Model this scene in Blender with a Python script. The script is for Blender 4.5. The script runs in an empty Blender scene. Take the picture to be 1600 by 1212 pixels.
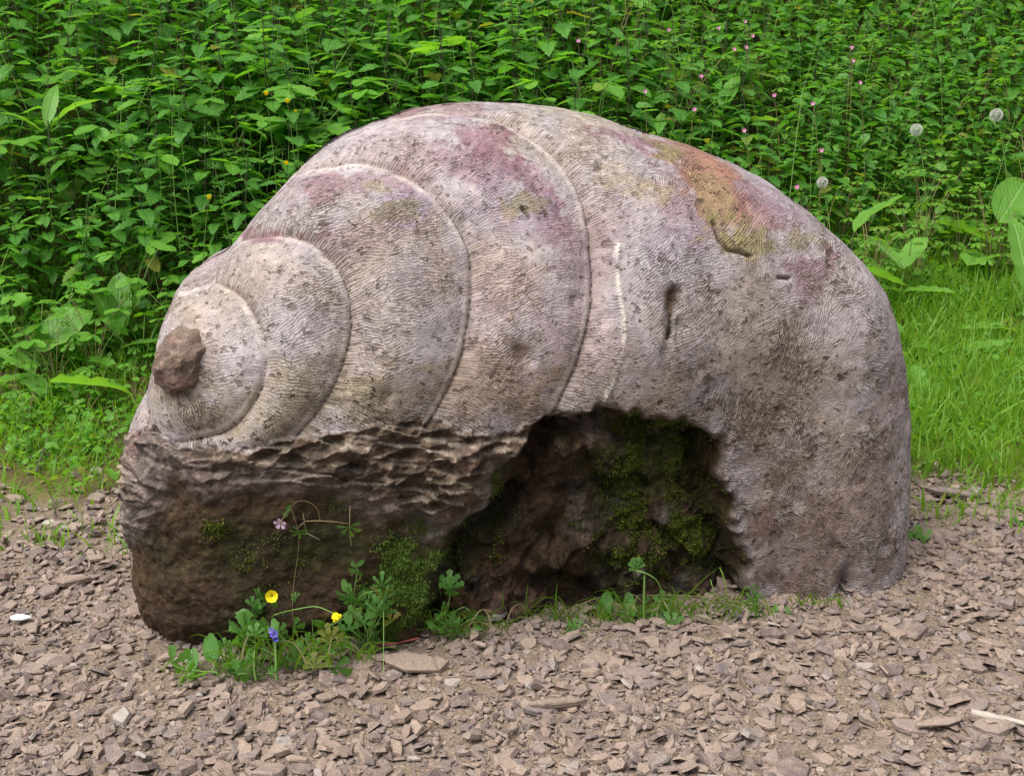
import bpy, math, random
import numpy as np
from mathutils import Matrix, Vector, Euler

rnd = random.Random(7)
rng = np.random.default_rng(7)
SC = bpy.context.scene
COL = SC.collection

# ------------------------------------------------------------------ camera, sky, sun, exposure
PITCH = math.radians(17.0)
CAM_Z = 1.5
FPX = 1931.0                                    # focal length in photo pixels (photo is 1600 wide)
cam_data = bpy.data.cameras.new('camera')
cam = bpy.data.objects.new('camera', cam_data)
COL.objects.link(cam)
cam.location = (0, 0, CAM_Z)
cam.rotation_euler = (math.pi / 2 - PITCH, 0, 0)
cam_data.sensor_width = 36.0
cam_data.lens = 36.0 * FPX / 1600.0
cam_data.clip_start = 0.05
cam_data.clip_end = 500.0
SC.camera = cam

SUN_EL, SUN_AZ = math.radians(64), math.radians(232)     # azimuth clockwise from +Y
world = bpy.data.worlds.new('World')
SC.world = world
world.use_nodes = True
wn, wl = world.node_tree.nodes, world.node_tree.links
wn.clear()
sky = wn.new('ShaderNodeTexSky')
sky.sky_type = 'NISHITA'
sky.sun_disc = False
sky.sun_elevation = SUN_EL
sky.sun_rotation = SUN_AZ
sky.air_density = 1.0
sky.dust_density = 3.0
sky.ozone_density = 1.0
hs = wn.new('ShaderNodeHueSaturation')
hs.inputs['Saturation'].default_value = 0.35
bg = wn.new('ShaderNodeBackground')
bg.inputs['Strength'].default_value = 0.085
wo = wn.new('ShaderNodeOutputWorld')
wl.new(sky.outputs[0], hs.inputs['Color'])
wl.new(hs.outputs[0], bg.inputs['Color'])
wl.new(bg.outputs[0], wo.inputs['Surface'])

sun_data = bpy.data.lights.new('sun', 'SUN')
sun_data.energy = 3.2
sun_data.angle = math.radians(50)
sun_data.color = (1.0, 0.98, 0.95)
sun = bpy.data.objects.new('sun', sun_data)
COL.objects.link(sun)
sd_ = Vector((math.sin(SUN_AZ) * math.cos(SUN_EL), math.cos(SUN_AZ) * math.cos(SUN_EL), math.sin(SUN_EL)))
sun.rotation_euler = sd_.to_track_quat('Z', 'Y').to_euler()
sun.location = (0, 0, 8)

vs = SC.view_settings
vs.view_transform = 'Standard'
vs.look = 'None'
vs.gamma = 1.0
vs.use_curve_mapping = False
vs.exposure = 0.95

# ------------------------------------------------------------------ helpers
CP, SP = math.cos(PITCH), math.sin(PITCH)

def ray(u, v):
    x = (u - 800.0) / FPX
    y = (606.0 - v) / FPX
    return np.array([x, CP + y * SP, -SP + y * CP])

def at_depth(u, v, Y):
    d = ray(u, v)
    return np.array([0, 0, CAM_Z]) + d * (Y / d[1])

def project(P):
    P = np.asarray(P, float).reshape(-1, 3) - [0, 0, CAM_Z]
    f = P[:, 1] * CP - P[:, 2] * SP
    up = P[:, 1] * SP + P[:, 2] * CP
    f = np.where(np.abs(f) < 1e-6, 1e-6, f)
    return np.stack([800 + FPX * P[:, 0] / f, 606 - FPX * up / f, f], 1)

def sstep(a, b, x):
    t = np.clip((x - a) / (b - a), 0, 1)
    return t * t * (3 - 2 * t)

_perm = np.random.default_rng(3).permutation(4096).astype(np.int64)
_grad = np.random.default_rng(4).normal(size=(4096, 3))
_grad /= np.linalg.norm(_grad, axis=1)[:, None]

def pnoise(p, seed=0):
    """Gradient noise, about -0.7..0.7."""
    p = np.asarray(p, float)
    i = np.floor(p).astype(np.int64)
    f = p - i
    w = f * f * f * (f * (f * 6 - 15) + 10)
    out = np.zeros(len(p))
    for dx in (0, 1):
        for dy in (0, 1):
            for dz in (0, 1):
                h = _perm[(i[:, 0] + dx + seed * 131) & 4095]
                h = _perm[(h + i[:, 1] + dy) & 4095]
                h = _perm[(h + i[:, 2] + dz) & 4095]
                g = _grad[h]
                d = g[:, 0] * (f[:, 0] - dx) + g[:, 1] * (f[:, 1] - dy) + g[:, 2] * (f[:, 2] - dz)
                ww = (w[:, 0] if dx else 1 - w[:, 0]) * (w[:, 1] if dy else 1 - w[:, 1]) * (w[:, 2] if dz else 1 - w[:, 2])
                out += d * ww
    return out

def fbm(p, octaves=4, seed=0, gain=0.5):
    out, a, s = np.zeros(len(p)), 1.0, 1.0
    for o in range(octaves):
        out += a * pnoise(p * s, seed + o)
        a *= gain
        s *= 2.03
    return out

def worley2(p, seed=0):
    """F1, F2 and a random number of the nearest cell for jittered 2-D points."""
    i = np.floor(p).astype(np.int64)
    f1 = np.full(len(p), 9.0); f2 = np.full(len(p), 9.0); idr = np.zeros(len(p))
    for dx in (-1, 0, 1):
        for dy in (-1, 0, 1):
            h = _perm[(i[:, 0] + dx + seed * 57) & 4095]
            h = _perm[(h + i[:, 1] + dy) & 4095]
            jx = _perm[(h + 11) & 4095] / 4096.0
            jy = _perm[(h + 501) & 4095] / 4096.0
            d = np.hypot(i[:, 0] + dx + jx - p[:, 0], i[:, 1] + dy + jy - p[:, 1])
            near = d < f1
            f2 = np.where(near, f1, np.minimum(f2, d))
            idr = np.where(near, _perm[(h + 901) & 4095] / 4096.0, idr)
            f1 = np.where(near, d, f1)
    return f1, f2, idr

def poly_sd(x, z, poly):
    """Signed distance to a polygon, negative inside."""
    poly = np.asarray(poly, float)
    d2 = np.full(len(x), 1e9); inside = np.zeros(len(x), bool)
    n = len(poly)
    for k in range(n):
        ax, az = poly[k]; bx, bz = poly[(k + 1) % n]
        ex, ez = bx - ax, bz - az
        t = np.clip(((x - ax) * ex + (z - az) * ez) / max(ex * ex + ez * ez, 1e-12), 0, 1)
        d2 = np.minimum(d2, (x - ax - t * ex) ** 2 + (z - az - t * ez) ** 2)
        cond = (az > z) != (bz > z)
        if abs(ez) > 1e-12:
            inside ^= cond & (x < ax + (z - az) / ez * ex)
    return np.where(inside, -1, 1) * np.sqrt(d2)

def line_d(x, z, pts):
    pts = np.asarray(pts, float)
    d2 = np.full(len(x), 1e9)
    for k in range(len(pts) - 1):
        ax, az = pts[k]; ex, ez = pts[k + 1] - pts[k]
        t = np.clip(((x - ax) * ex + (z - az) * ez) / max(ex * ex + ez * ez, 1e-12), 0, 1)
        d2 = np.minimum(d2, (x - ax - t * ex) ** 2 + (z - az - t * ez) ** 2)
    return np.sqrt(d2)

def tag(o, label=None, cat=None, group=None, kind=None):
    if label: o['label'] = label
    if cat: o['category'] = cat
    if group: o['group'] = group
    if kind: o['kind'] = kind
    return o

def empty(name, loc, rz=0.0, sc=1.0, tilt=(0, 0)):
    o = bpy.data.objects.new(name, None)
    o.empty_display_size = 0.05
    COL.objects.link(o)
    o.location = loc
    o.rotation_euler = (tilt[0], tilt[1], rz)
    o.scale = (sc, sc, sc)
    return o

def mesh_from(name, V, F, mat=None, smooth=True, uv=None, attrs=None):
    """V n x 3; F list of faces, or an int array m x k."""
    me = bpy.data.meshes.new(name)
    V = np.asarray(V, np.float32)
    if isinstance(F, np.ndarray):
        m, k = F.shape
        flat = F.astype(np.int32).ravel()
        starts = np.arange(0, m * k, k, dtype=np.int32)
    else:
        m = len(F)
        sizes = np.array([len(f) for f in F], np.int32)
        flat = np.array([i for f in F for i in f], np.int32)
        starts = np.concatenate([[0], np.cumsum(sizes)[:-1]]).astype(np.int32)
    me.vertices.add(len(V)); me.vertices.foreach_set('co', V.ravel())
    me.loops.add(len(flat)); me.loops.foreach_set('vertex_index', flat)
    me.polygons.add(m); me.polygons.foreach_set('loop_start', starts)
    me.polygons.foreach_set('use_smooth', np.full(m, smooth, bool))
    me.update(calc_edges=True)
    me.validate()
    if uv is not None:
        l = me.uv_layers.new(name='UVMap')
        l.data.foreach_set('uv', np.asarray(uv, np.float32)[flat].ravel())
    for an, (typ, data) in (attrs or {}).items():
        a = me.attributes.new(an, typ, 'POINT')
        key = {'FLOAT': 'value', 'FLOAT_VECTOR': 'vector', 'FLOAT_COLOR': 'color'}[typ]
        a.data.foreach_set(key, np.asarray(data, np.float32).ravel())
    if mat: me.materials.append(mat)
    return me

def add(name, me, parent=None, M=None):
    o = bpy.data.objects.new(name, me)
    COL.objects.link(o)
    if parent is not None: o.parent = parent
    if M is not None: o.matrix_basis = M
    return o

def copy_thing(root, loc, rz=None, sc=None, label=None, group=None, tilt=None):
    """A copy of a thing with copies of its parts (and their sub-parts); mesh data is shared."""
    r = root.copy(); COL.objects.link(r)
    r.location = loc
    t = tilt or (0, 0)
    if rz is not None: r.rotation_euler = (t[0], t[1], rz)
    if sc is not None: r.scale = (sc, sc, sc)
    if label: r['label'] = label
    if group: r['group'] = group
    for ch in KIDS.get(root.name, ()):
        c = ch.copy(); COL.objects.link(c); c.parent = r
        for g in KIDS.get(ch.name, ()):
            d = g.copy(); COL.objects.link(d); d.parent = c
    return r

KIDS = {}
def part(name, me, parent, M=None):
    o = add(name, me, parent, M)
    KIDS.setdefault(parent.name, []).append(o)
    return o

def TRS(loc=(0, 0, 0), rot=(0, 0, 0), sc=1.0):
    s = sc if isinstance(sc, (tuple, list)) else (sc, sc, sc)
    return Matrix.LocRotScale(Vector(loc), Euler(rot), Vector(s))

# ------------------------------------------------------------------ node shorthand
class NT:
    def __init__(self, name):
        self.m = bpy.data.materials.new(name)
        self.m.use_nodes = True
        self.t = self.m.node_tree
        self.t.nodes.clear()
    def n(self, typ, ins=None, **props):
        nd = self.t.nodes.new('ShaderNode' + typ)
        for k, v in props.items(): setattr(nd, k, v)
        for k, v in (ins or {}).items():
            s = nd.inputs[k]
            if isinstance(v, bpy.types.NodeSocket): self.t.links.new(v, s)
            else: s.default_value = v
        return nd
    def math(self, op, a, b=0.0, c=0.0, clamp=False):
        return self.n('Math', {0: a, 1: b, 2: c}, operation=op, use_clamp=clamp).outputs[0]
    def mix(self, f, a, b, blend='MIX'):
        nd = self.n('Mix', data_type='RGBA', blend_type=blend)
        for k, v in ((0, f), (6, a), (7, b)):
            s = nd.inputs[k]
            if isinstance(v, bpy.types.NodeSocket): self.t.links.new(v, s)
            else: s.default_value = v if k == 0 else (*v[:3], 1)
        return nd.outputs[2]
    def ramp(self, f, stops):
        nd = self.n('ValToRGB', {0: f})
        e = nd.color_ramp.elements
        while len(e) < len(stops): e.new(0.5)
        for el, (p, c) in zip(e, stops):
            el.position = p
            el.color = (*c, 1) if isinstance(c, tuple) else (c, c, c, 1)
        return nd.outputs[0]
    def noise(self, vec, scale, detail=3.0, rough=0.55, dist=0.0):
        ins = {'Scale': scale, 'Detail': detail, 'Roughness': rough, 'Distortion': dist}
        if vec is not None: ins['Vector'] = vec
        return self.n('TexNoise', ins).outputs[0]
    def out(self, sh):
        o = self.n('OutputMaterial')
        self.t.links.new(sh, o.inputs['Surface'])
        return self.m
# ------------------------------------------------------------------ the carved boulder
def stone_material():
    t = NT('carved_stone')
    loc = t.n('Attribute', attribute_name='stroke').outputs['Vector']
    tint = t.n('Attribute', attribute_name='tint').outputs['Color']
    msk = t.n('SeparateXYZ', {0: t.n('Attribute', attribute_name='mask').outputs['Vector']})
    carved, wet, chis = msk.outputs[0], msk.outputs[1], msk.outputs[2]
    obj = t.n('TexCoord').outputs['Object']
    # tooth-chisel strokes: long along x, tight along y of the local stroke frame
    lx = t.n('SeparateXYZ', {0: loc})
    ph1 = t.noise(t.n('Mapping', {'Vector': loc, 'Scale': (22, 30, 1)}).outputs[0], 1.0, 2.0, 0.5)
    ph2 = t.noise(t.n('Mapping', {'Vector': loc, 'Scale': (70, 60, 1), 'Location': (5, 3, 1)}).outputs[0], 1.0, 1.0, 0.5)
    arg = t.math('ADD', t.math('MULTIPLY', lx.outputs[1], 1000.0), t.math('ADD', t.math('MULTIPLY', ph1, 17.0), t.math('MULTIPLY', ph2, 6.0)))
    wv = t.math('ADD', t.math('MULTIPLY', t.math('SINE', arg), 0.5), 0.5)
    brk = t.noise(t.n('Mapping', {'Vector': loc, 'Scale': (60, 125, 1), 'Location': (2, 9, 4)}).outputs[0], 1.0, 3.0, 0.65, 0.9)
    s = t.math('ADD', t.math('MULTIPLY', wv, 0.22), t.math('MULTIPLY', brk, 1.22))
    ridge = t.n('MapRange', {0: s, 1: 0.54, 2: 0.84, 3: 0.0, 4: 1.0}, interpolation_type='SMOOTHSTEP').outputs[0]
    blot = t.noise(obj, 9.0, 4.0, 0.65)
    speck = t.noise(obj, 95.0, 3.0, 0.65)
    # where dirt sits in the grooves it is brown; ridges are worn clean
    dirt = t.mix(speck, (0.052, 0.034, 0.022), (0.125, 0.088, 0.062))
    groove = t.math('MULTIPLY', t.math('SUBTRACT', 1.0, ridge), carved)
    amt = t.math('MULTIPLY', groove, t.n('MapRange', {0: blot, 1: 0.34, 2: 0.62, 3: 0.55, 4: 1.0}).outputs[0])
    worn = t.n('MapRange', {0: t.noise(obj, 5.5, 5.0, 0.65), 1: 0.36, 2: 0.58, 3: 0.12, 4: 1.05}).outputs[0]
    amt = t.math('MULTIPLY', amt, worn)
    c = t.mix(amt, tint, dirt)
    # worn pits
    pn = t.noise(t.n('Mapping', {'Vector': obj, 'Scale': (34, 34, 50)}).outputs[0], 1.0, 3.0, 0.6, 0.4)
    pit = t.math('MULTIPLY', t.n('MapRange', {0: pn, 1: 0.622, 2: 0.665}, interpolation_type='SMOOTHSTEP').outputs[0], carved)
    pn2 = t.noise(t.n('Mapping', {'Vector': obj, 'Scale': (15, 15, 19), 'Location': (4, 1, 7)}).outputs[0], 1.0, 5.0, 0.68, 0.6)
    pit2 = t.math('MULTIPLY', t.n('MapRange', {0: pn2, 1: 0.655, 2: 0.69}, interpolation_type='SMOOTHSTEP').outputs[0], carved)
    fl_ = t.noise(t.n('Mapping', {'Vector': obj, 'Scale': (75, 75, 100), 'Location': (1, 5, 2)}).outputs[0], 1.0, 2.0, 0.6, 0.5)
    pit3 = t.math('MULTIPLY', t.n('MapRange', {0: fl_, 1: 0.63, 2: 0.68}, interpolation_type='SMOOTHSTEP').outputs[0], carved)
    pit = t.math('MAXIMUM', pit, t.math('MAXIMUM', t.math('MULTIPLY', pit2, 0.85), t.math('MULTIPLY', pit3, 0.7)))
    c = t.mix(t.math('MULTIPLY', pit, 0.8), c, (0.07, 0.042, 0.028))
    # blotchy grain on everything
    c = t.mix(1.0, c, t.ramp(t.noise(obj, 38.0, 5.0, 0.7), [(0.3, 0.70), (0.7, 1.28)]), 'MULTIPLY')
    rough_n = t.noise(obj, 60.0, 6.0, 0.7)
    c = t.mix(t.math('MULTIPLY', t.math('ADD', wet, chis, clamp=True), 0.85), c, t.mix(1.0, c, t.ramp(t.noise(obj, 30.0, 6.0, 0.75), [(0.32, 0.30), (0.5, 0.95), (0.66, 2.6)]), 'MULTIPLY'))
    gl = t.math('MULTIPLY', t.math('GREATER_THAN', t.noise(obj, 210.0, 1.0, 0.5), 0.70), wet)  # pale specks painted in as glints on the dark rock
    c = t.mix(t.math('MULTIPLY', gl, 0.5), c, (0.26, 0.22, 0.17))
    h = t.math('ADD', t.math('MULTIPLY', t.math('MULTIPLY', t.math('MULTIPLY', ridge, carved), worn), 0.0034),
               t.math('MULTIPLY', rough_n, t.math('ADD', t.math('ADD', t.math('MULTIPLY', wet, 0.012), t.math('MULTIPLY', chis, 0.011)), 0.0028)))
    h = t.math('ADD', h, t.math('MULTIPLY', t.math('MULTIPLY', t.noise(obj, 17.0, 7.0, 0.7), t.math('ADD', wet, t.math('MULTIPLY', chis, 0.5))), 0.030))
    h = t.math('SUBTRACT', h, t.math('MULTIPLY', pit, 0.007))
    bump = t.n('Bump', {'Height': h, 'Strength': 1.0, 'Distance': 1.0}).outputs[0]
    ro = t.math('SUBTRACT', 0.80, t.math('MULTIPLY', wet, 0.16))
    b = t.n('BsdfPrincipled', {'Base Color': c, 'Roughness': ro, 'Normal': bump, 'Specular IOR Level': 0.25})
    return t.out(b.outputs[0])

MAT_STONE = stone_material()

def y_mid(x): return 3.33 + 0.19 * x

OUT_PX = [(1414, 905), (1421, 840), (1424, 760), (1424, 690), (1420, 610), (1410, 540), (1394, 480), (1370, 430),
          (1320, 378), (1250, 318), (1180, 270), (1100, 234), (1050, 217), (1000, 203), (950, 186), (900, 173),
          (850, 165), (800, 161), (760, 159), (700, 162), (640, 170), (595, 187), (545, 203), (500, 230), (455, 276),
          (425, 310), (400, 335), (370, 376), (340, 390), (300, 420), (275, 455), (258, 488), (248, 530), (238, 575),
          (225, 615), (210, 640), (190, 680), (183, 720), (180, 770), (186, 815), (200, 860), (205, 900)]

def unproject_mid(u, v):
    Y = 3.33
    for _ in range(8):
        P = at_depth(u, v, Y); Y = y_mid(P[0])
    return P

C_XZ = unproject_mid(760, 640)[[0, 2]]
cont = np.array([unproject_mid(*p)[[0, 2]] for p in OUT_PX])
xr, xl = cont[0, 0], cont[-1, 0]
cont = np.vstack([cont, [[xl + 0.03, 0.0], [xl + 0.06, -0.25], [xl + 0.2, -0.75], [0, -0.85], [xr - 0.15, -0.75], [xr - 0.01, -0.25], [xr, 0.0]]])
_ang = np.unwrap(np.arctan2(cont[:, 1] - C_XZ[1], cont[:, 0] - C_XZ[0]))
_rad = np.hypot(cont[:, 0] - C_XZ[0], cont[:, 1] - C_XZ[1])
_o = np.argsort(_ang % (2 * np.pi))
PHI_G = np.linspace(0, 2 * np.pi, 721)
R_G = np.interp(PHI_G, (_ang % (2 * np.pi))[_o], _rad[_o], period=2 * np.pi)
def smooth_ring(v, k):
    w = np.hanning(2 * k + 3)[1:-1]; w /= w.sum()
    q = np.concatenate([v[:-1][-k:], v[:-1], v[:-1][:k]])
    r = np.convolve(q, w, 'valid')
    return np.append(r, r[0])
R_G = smooth_ring(R_G, 6)

def shape(phi, rho_t, back=False):
    """Base blob: phi round the outline, rho_t 0 at the pole .. 1 at the rim."""
    c, s = np.cos(phi), np.sin(phi)
    p = 2.25 + 2.2 * np.clip(c, 0, 1) ** 2 + 0.9 * np.clip(-c, 0, 1) ** 2 + 1.2 * np.clip(-s, 0, 1) ** 2 + 10.0 * np.clip(c, 0, 1) * np.clip(-s, 0, 1) * sstep(0.0, -0.35, s) - 0.1 * np.clip(s, 0, 1)
    rho = np.sin(rho_t * np.pi / 2)
    R = np.interp(phi % (2 * np.pi), PHI_G, R_G)
    x = C_XZ[0] + R * rho * c
    z = C_XZ[1] + R * rho * s
    D = 0.545 - 0.015 * x + 0.17 * 0.12 * np.log1p(np.exp((-x - 0.2) / 0.12)) - 0.085 * sstep(0.05, 0.75, x) + 0.06 * sstep(0.68, 0.95, x)
    yn = np.clip(1 - rho ** p, 0, 1) ** (1 / p)
    # the spire leans out towards the viewer at the lower left
    y = y_mid(x) - (-D if back else D) * yn
    return np.stack([x, y, z], -1)

# calibrate the outline radius so that the built blob has the measured outline
_ta = np.array([math.atan2(640 - v, u - 760) for u, v in OUT_PX]); _tr = np.array([math.hypot(640 - v, u - 760) for u, v in OUT_PX])
_ta = np.unwrap(_ta)
for _it in range(5):
    ph, rt = np.meshgrid(np.linspace(0, 2 * np.pi, 361)[:-1], np.linspace(0.55, 1, 60), indexing='ij')
    P = np.concatenate([shape(ph.ravel(), rt.ravel()), shape(ph.ravel(), rt.ravel(), True)])
    PH = np.concatenate([ph.ravel(), ph.ravel()])
    q = project(P)
    a = np.arctan2(640 - q[:, 1], q[:, 0] - 760); r = np.hypot(640 - q[:, 1], q[:, 0] - 760)
    a = np.where(a < _ta[0] - 0.3, a + 2 * np.pi, a)
    bins = np.linspace(_ta[0], _ta[-1], 150)
    rat, phs = [], []
    for b in bins:
        m = np.abs(a - b) < 0.025
        if not m.any(): continue
        i = np.argmax(np.where(m, r, 0))
        rat.append(np.interp(b, _ta, _tr) / r[i]); phs.append(PH[i])
    phs = np.array(phs); rat = np.array(rat)
    phs = np.where(phs > 4.9, phs - 2 * np.pi, phs)
    o = np.argsort(phs)
    g = np.where(PHI_G > 4.9, PHI_G - 2 * np.pi, PHI_G)
    R_G = R_G * np.interp(g, phs[o], rat[o])
    R_G[-1] = R_G[0]
    R_G = smooth_ring(R_G, 2)

# coarse look-up of the front face, used to carry measured marks onto it
_gx, _gz = np.meshgrid(np.linspace(-1.1, 1.25, 120), np.linspace(-0.3, 1.35, 90), indexing='ij')
def front_y(x, z):
    x = np.asarray(x, float); z = np.asarray(z, float)
    dx, dz = x - C_XZ[0], z - C_XZ[1]
    phi = np.arctan2(dz, dx); rr = np.hypot(dx, dz)
    rho = np.clip(rr / np.interp(phi % (2 * np.pi), PHI_G, R_G), 0, 1)
    return shape(phi, np.arcsin(rho) * 2 / np.pi)[..., 1]
def on_front(u, v):
    Y = 2.9
    for _ in range(12):
        P = at_depth(u, v, Y); Y = 0.5 * Y + 0.5 * float(front_y(P[0], P[2]))
    return P
def fxz(pts): return np.array([on_front(u, v)[[0, 2]] for u, v in pts])

# grid over the front face (square mapped to disc) and rings over the back
NF = 720
ga = np.linspace(-1, 1, NF)
A, B = np.meshgrid(ga, ga, indexing='ij')
r_ = np.maximum(np.abs(A), np.abs(B))
with np.errstate(divide='ignore', invalid='ignore'):
    phi1 = np.where(A > 0, 0, np.pi) + np.pi / 4 * np.nan_to_num(B / A)
    phi2 = np.where(B > 0, np.pi / 2, -np.pi / 2) - np.pi / 4 * np.nan_to_num(A / B)
PHI = np.where(np.abs(A) > np.abs(B), phi1, phi2)
rt = 1 - (1 - r_) ** 1.12
Pf = shape(PHI.ravel(), rt.ravel()).reshape(NF, NF, 3)
idx = np.arange(NF * NF).reshape(NF, NF)
quads = np.stack([idx[:-1, :-1], idx[1:, :-1], idx[1:, 1:], idx[:-1, 1:]], -1).reshape(-1, 4)
rim = np.concatenate([idx[:-1, 0], idx[-1, :-1], idx[::-1, -1][:-1], idx[0, ::-1][:-1]])
NB = 26
V = [Pf.reshape(-1, 3)]
prev = rim; faces_b = []
base_n = NF * NF
for k in range(1, NB + 1):
    tt = 1 - (k / NB) * 0.985
    V.append(shape(PHI.ravel()[rim], np.full(len(rim), tt), True))
    cur = base_n + (k - 1) * len(rim) + np.arange(len(rim))
    faces_b.append(np.stack([prev, np.roll(prev, -1), np.roll(cur, -1), cur], -1))
    prev = cur
V = np.concatenate(V)
Q = np.concatenate([quads[:, ::-1], faces_b[0][:, ::-1] if False else np.concatenate(faces_b)[:, ::-1]])

def vnormals(V, Q):
    n = np.cross(V[Q[:, 2]] - V[Q[:, 0]], V[Q[:, 3]] - V[Q[:, 1]])
    N = np.zeros_like(V)
    for k in range(3):
        acc = np.zeros(len(V))
        for c in range(4): acc += np.bincount(Q[:, c], n[:, k], len(V))
        N[:, k] = acc
    return N / np.maximum(np.linalg.norm(N, axis=1), 1e-12)[:, None]
N0 = vnormals(V, Q)
cen = V.mean(0)
_t = (N0 * (V - cen)).sum(1)
print('stone: outward front normals', (N0[idx[NF // 2, NF // 2]]), 'share', (_t > 0).mean())
if N0[idx[NF // 2, NF // 2], 1] > 0:
    Q = Q[:, ::-1]; N0 = -N0

X, Y_, Z = V[:, 0], V[:, 1], V[:, 2]
# ---- whorls: rings about the apex, radius of each suture as a function of direction
APEX_PX = (280, 555)
apex = on_front(*APEX_PX)
SUT_PX = [
    [(330, 555), (312, 600), (280, 612), (245, 590), (235, 555), (245, 515), (280, 500), (315, 520)],
    [(262, 478), (300, 455), (330, 447), (358, 452), (385, 470), (404, 500), (415, 540), (412, 600), (380, 650), (320, 684), (250, 680)],
    [(375, 379), (400, 372), (430, 372), (460, 377), (490, 387), (515, 405), (535, 432), (546, 465), (548, 505), (542, 545), (530, 585), (508, 625), (485, 655), (430, 705), (300, 730)],
    [(455, 277), (485, 267), (520, 262), (560, 262), (600, 269), (645, 286), (680, 311), (706, 345), (725, 382), (734, 420), (735, 460), (728, 510), (715, 560), (696, 610), (670, 655), (600, 740)],
    [(597, 188), (640, 180), (680, 179), (725, 183), (765, 191), (800, 204), (838, 227), (870, 256), (893, 290), (910, 330), (919, 375), (922, 420), (921, 460), (915, 505), (902, 550), (882, 602), (860, 645), (838, 690)]]
th_all = np.arctan2(Z - apex[2], X - apex[0]); r_all = np.hypot(X - apex[0], Z - apex[2])
RS = []
for k, s in enumerate(SUT_PX):
    q = fxz(s) - apex[[0, 2]]
    ta, tr = np.arctan2(q[:, 1], q[:, 0]), np.hypot(q[:, 0], q[:, 1])
    o = np.argsort(ta)
    g = np.linspace(-np.pi, np.pi, 361)
    if k == 0: rg = np.interp(g, ta[o], tr[o], period=2 * np.pi)
    else:
        rg = np.interp(g, ta[o], tr[o])
        rg = rg * (1 + 2.2 * np.clip(g - ta[o][-1], 0, 1.2))       # past the skyline the suture runs on over the back
    rg = smooth_ring(rg, 4) if k == 0 else np.convolve(np.pad(rg, 4, mode='edge'), np.hanning(11)[1:-1] / np.hanning(11)[1:-1].sum(), 'valid')
    RS.append(rg)
RS.append(np.full(361, 1.75))
for k in range(1, len(RS)): RS[k] = np.maximum(RS[k], RS[k - 1] + 0.03)
RSV = np.array([np.interp(th_all, g, rg) for rg in RS])         # 6 x nverts
wob = 0.007 * pnoise(V * 9, 5) + 0.003 * pnoise(V * 28, 6)
r_w = r_all + wob
W = np.zeros(len(V), int)
for k in range(5): W += r_w > RSV[k]
lo = np.where(W > 0, RSV[np.clip(W - 1, 0, 5), np.arange(len(V))], 0.0)
hi = RSV[np.clip(W, 0, 5), np.arange(len(V))]
dr = r_w - lo
gap = np.maximum(hi - lo, 0.02)
AMP = np.array([0.0, 0.030, 0.044, 0.050, 0.052, 0.058])
BW = np.array([1, 0.06, 0.10, 0.15, 0.17, 0.22])
face = sstep(0.05, -0.85, N0[:, 1])                                            # relief dies out towards the skyline
am, bw = AMP[W] * face * (0.55 + 0.45 * sstep(0.48, 0.72, Z)), np.minimum(BW[W], gap * 0.75)
rise = np.sqrt(np.clip(1 - (1 - np.clip(dr / bw, 0, 1)) ** 2, 0, 1))          # quarter-round shoulder out of the valley
rnd_edge = np.clip(1 - (hi - r_w) / (0.62 * gap), 0, 1) ** 2                     # slight fall before the next suture
scal = am * rise - np.where(W < 5, 0.78 * am * rnd_edge, 0)
scal = np.where(W <= 1, 0.030 * face * (1 - 0.75 * np.where(W == 1, rnd_edge, 0)), scal)
scal += 0.028 * face * np.exp(-(r_all / 0.085) ** 2)                            # the first turn swells into the broken tip
ridge_d = np.minimum(np.abs(hi - r_w), 1)
lip = 0.0028 * face * np.exp(-((hi - r_w - 0.010) / 0.007) ** 2) * (W < 5) * (W > 0)
# whorl 5 lip line (pale vein) and faint growth lines
VEIN = fxz([(957, 392), (955, 420), (957, 450), (962, 485), (963, 520), (955, 560), (943, 600), (930, 635)])
dv = line_d(X, Z, VEIN)
GROW = [fxz([(1128, 520), (1135, 570), (1137, 640), (1125, 690)]), fxz([(1022, 465), (1024, 520), (1020, 590)])]
dg = np.minimum(line_d(X, Z, GROW[0]), line_d(X, Z, GROW[1]))
# ---- zones on the front (natural rock, coarse chiselled band, hollow aperture)
nz1 = pnoise(V * 11, 21) * 0.030 + pnoise(V * 30, 22) * 0.014
ROUGH = fxz([(60, 630), (200, 652), (250, 665), (290, 694), (380, 700), (470, 680), (560, 662), (640, 655), (700, 662), (770, 678), (830, 656), (870, 640),
             (930, 630), (1000, 640), (1050, 655), (1085, 660), (1120, 690), (1128, 760), (1150, 820), (1165, 870), (1166, 960), (1160, 1300), (60, 1300)])
DARK = fxz([(60, 850), (185, 830), (215, 790), (232, 740), (250, 690), (285, 730), (330, 755), (400, 745), (450, 750), (520, 768), (600, 790), (650, 800), (690, 838), (725, 812),
            (750, 790), (768, 730), (800, 700), (835, 660), (880, 640), (930, 630), (1000, 640), (1085, 660), (1120, 690), (1128, 760), (1150, 820), (1165, 870), (1166, 960), (1160, 1300), (60, 1300)])
HOLLOW = fxz([(832, 664), (850, 650), (890, 640), (930, 634), (1000, 646), (1050, 662), (1085, 664), (1116, 690), (1124, 760), (1146, 820), (1163, 880), (1166, 940), (1165, 1300),
              (660, 1300), (655, 960), (670, 900), (705, 850), (760, 790), (785, 730), (800, 706)])
CAV = fxz([(800, 1100), (805, 935), (825, 914), (870, 905), (930, 908), (960, 925), (970, 1100)])
UNDER = fxz([(190, 1300), (190, 960), (250, 985), (330, 990), (420, 1002), (520, 985), (600, 985), (650, 1300)])
NOTCH = fxz([(1060, 690), (1070, 668), (1090, 668), (1098, 700), (1092, 740), (1078, 740), (1070, 710)])
front = sstep(0.45, 0.05, N0[:, 1])
sdR = poly_sd(X, Z, ROUGH) + nz1 * 0.7
sdD = poly_sd(X, Z, DARK) + nz1
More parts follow.
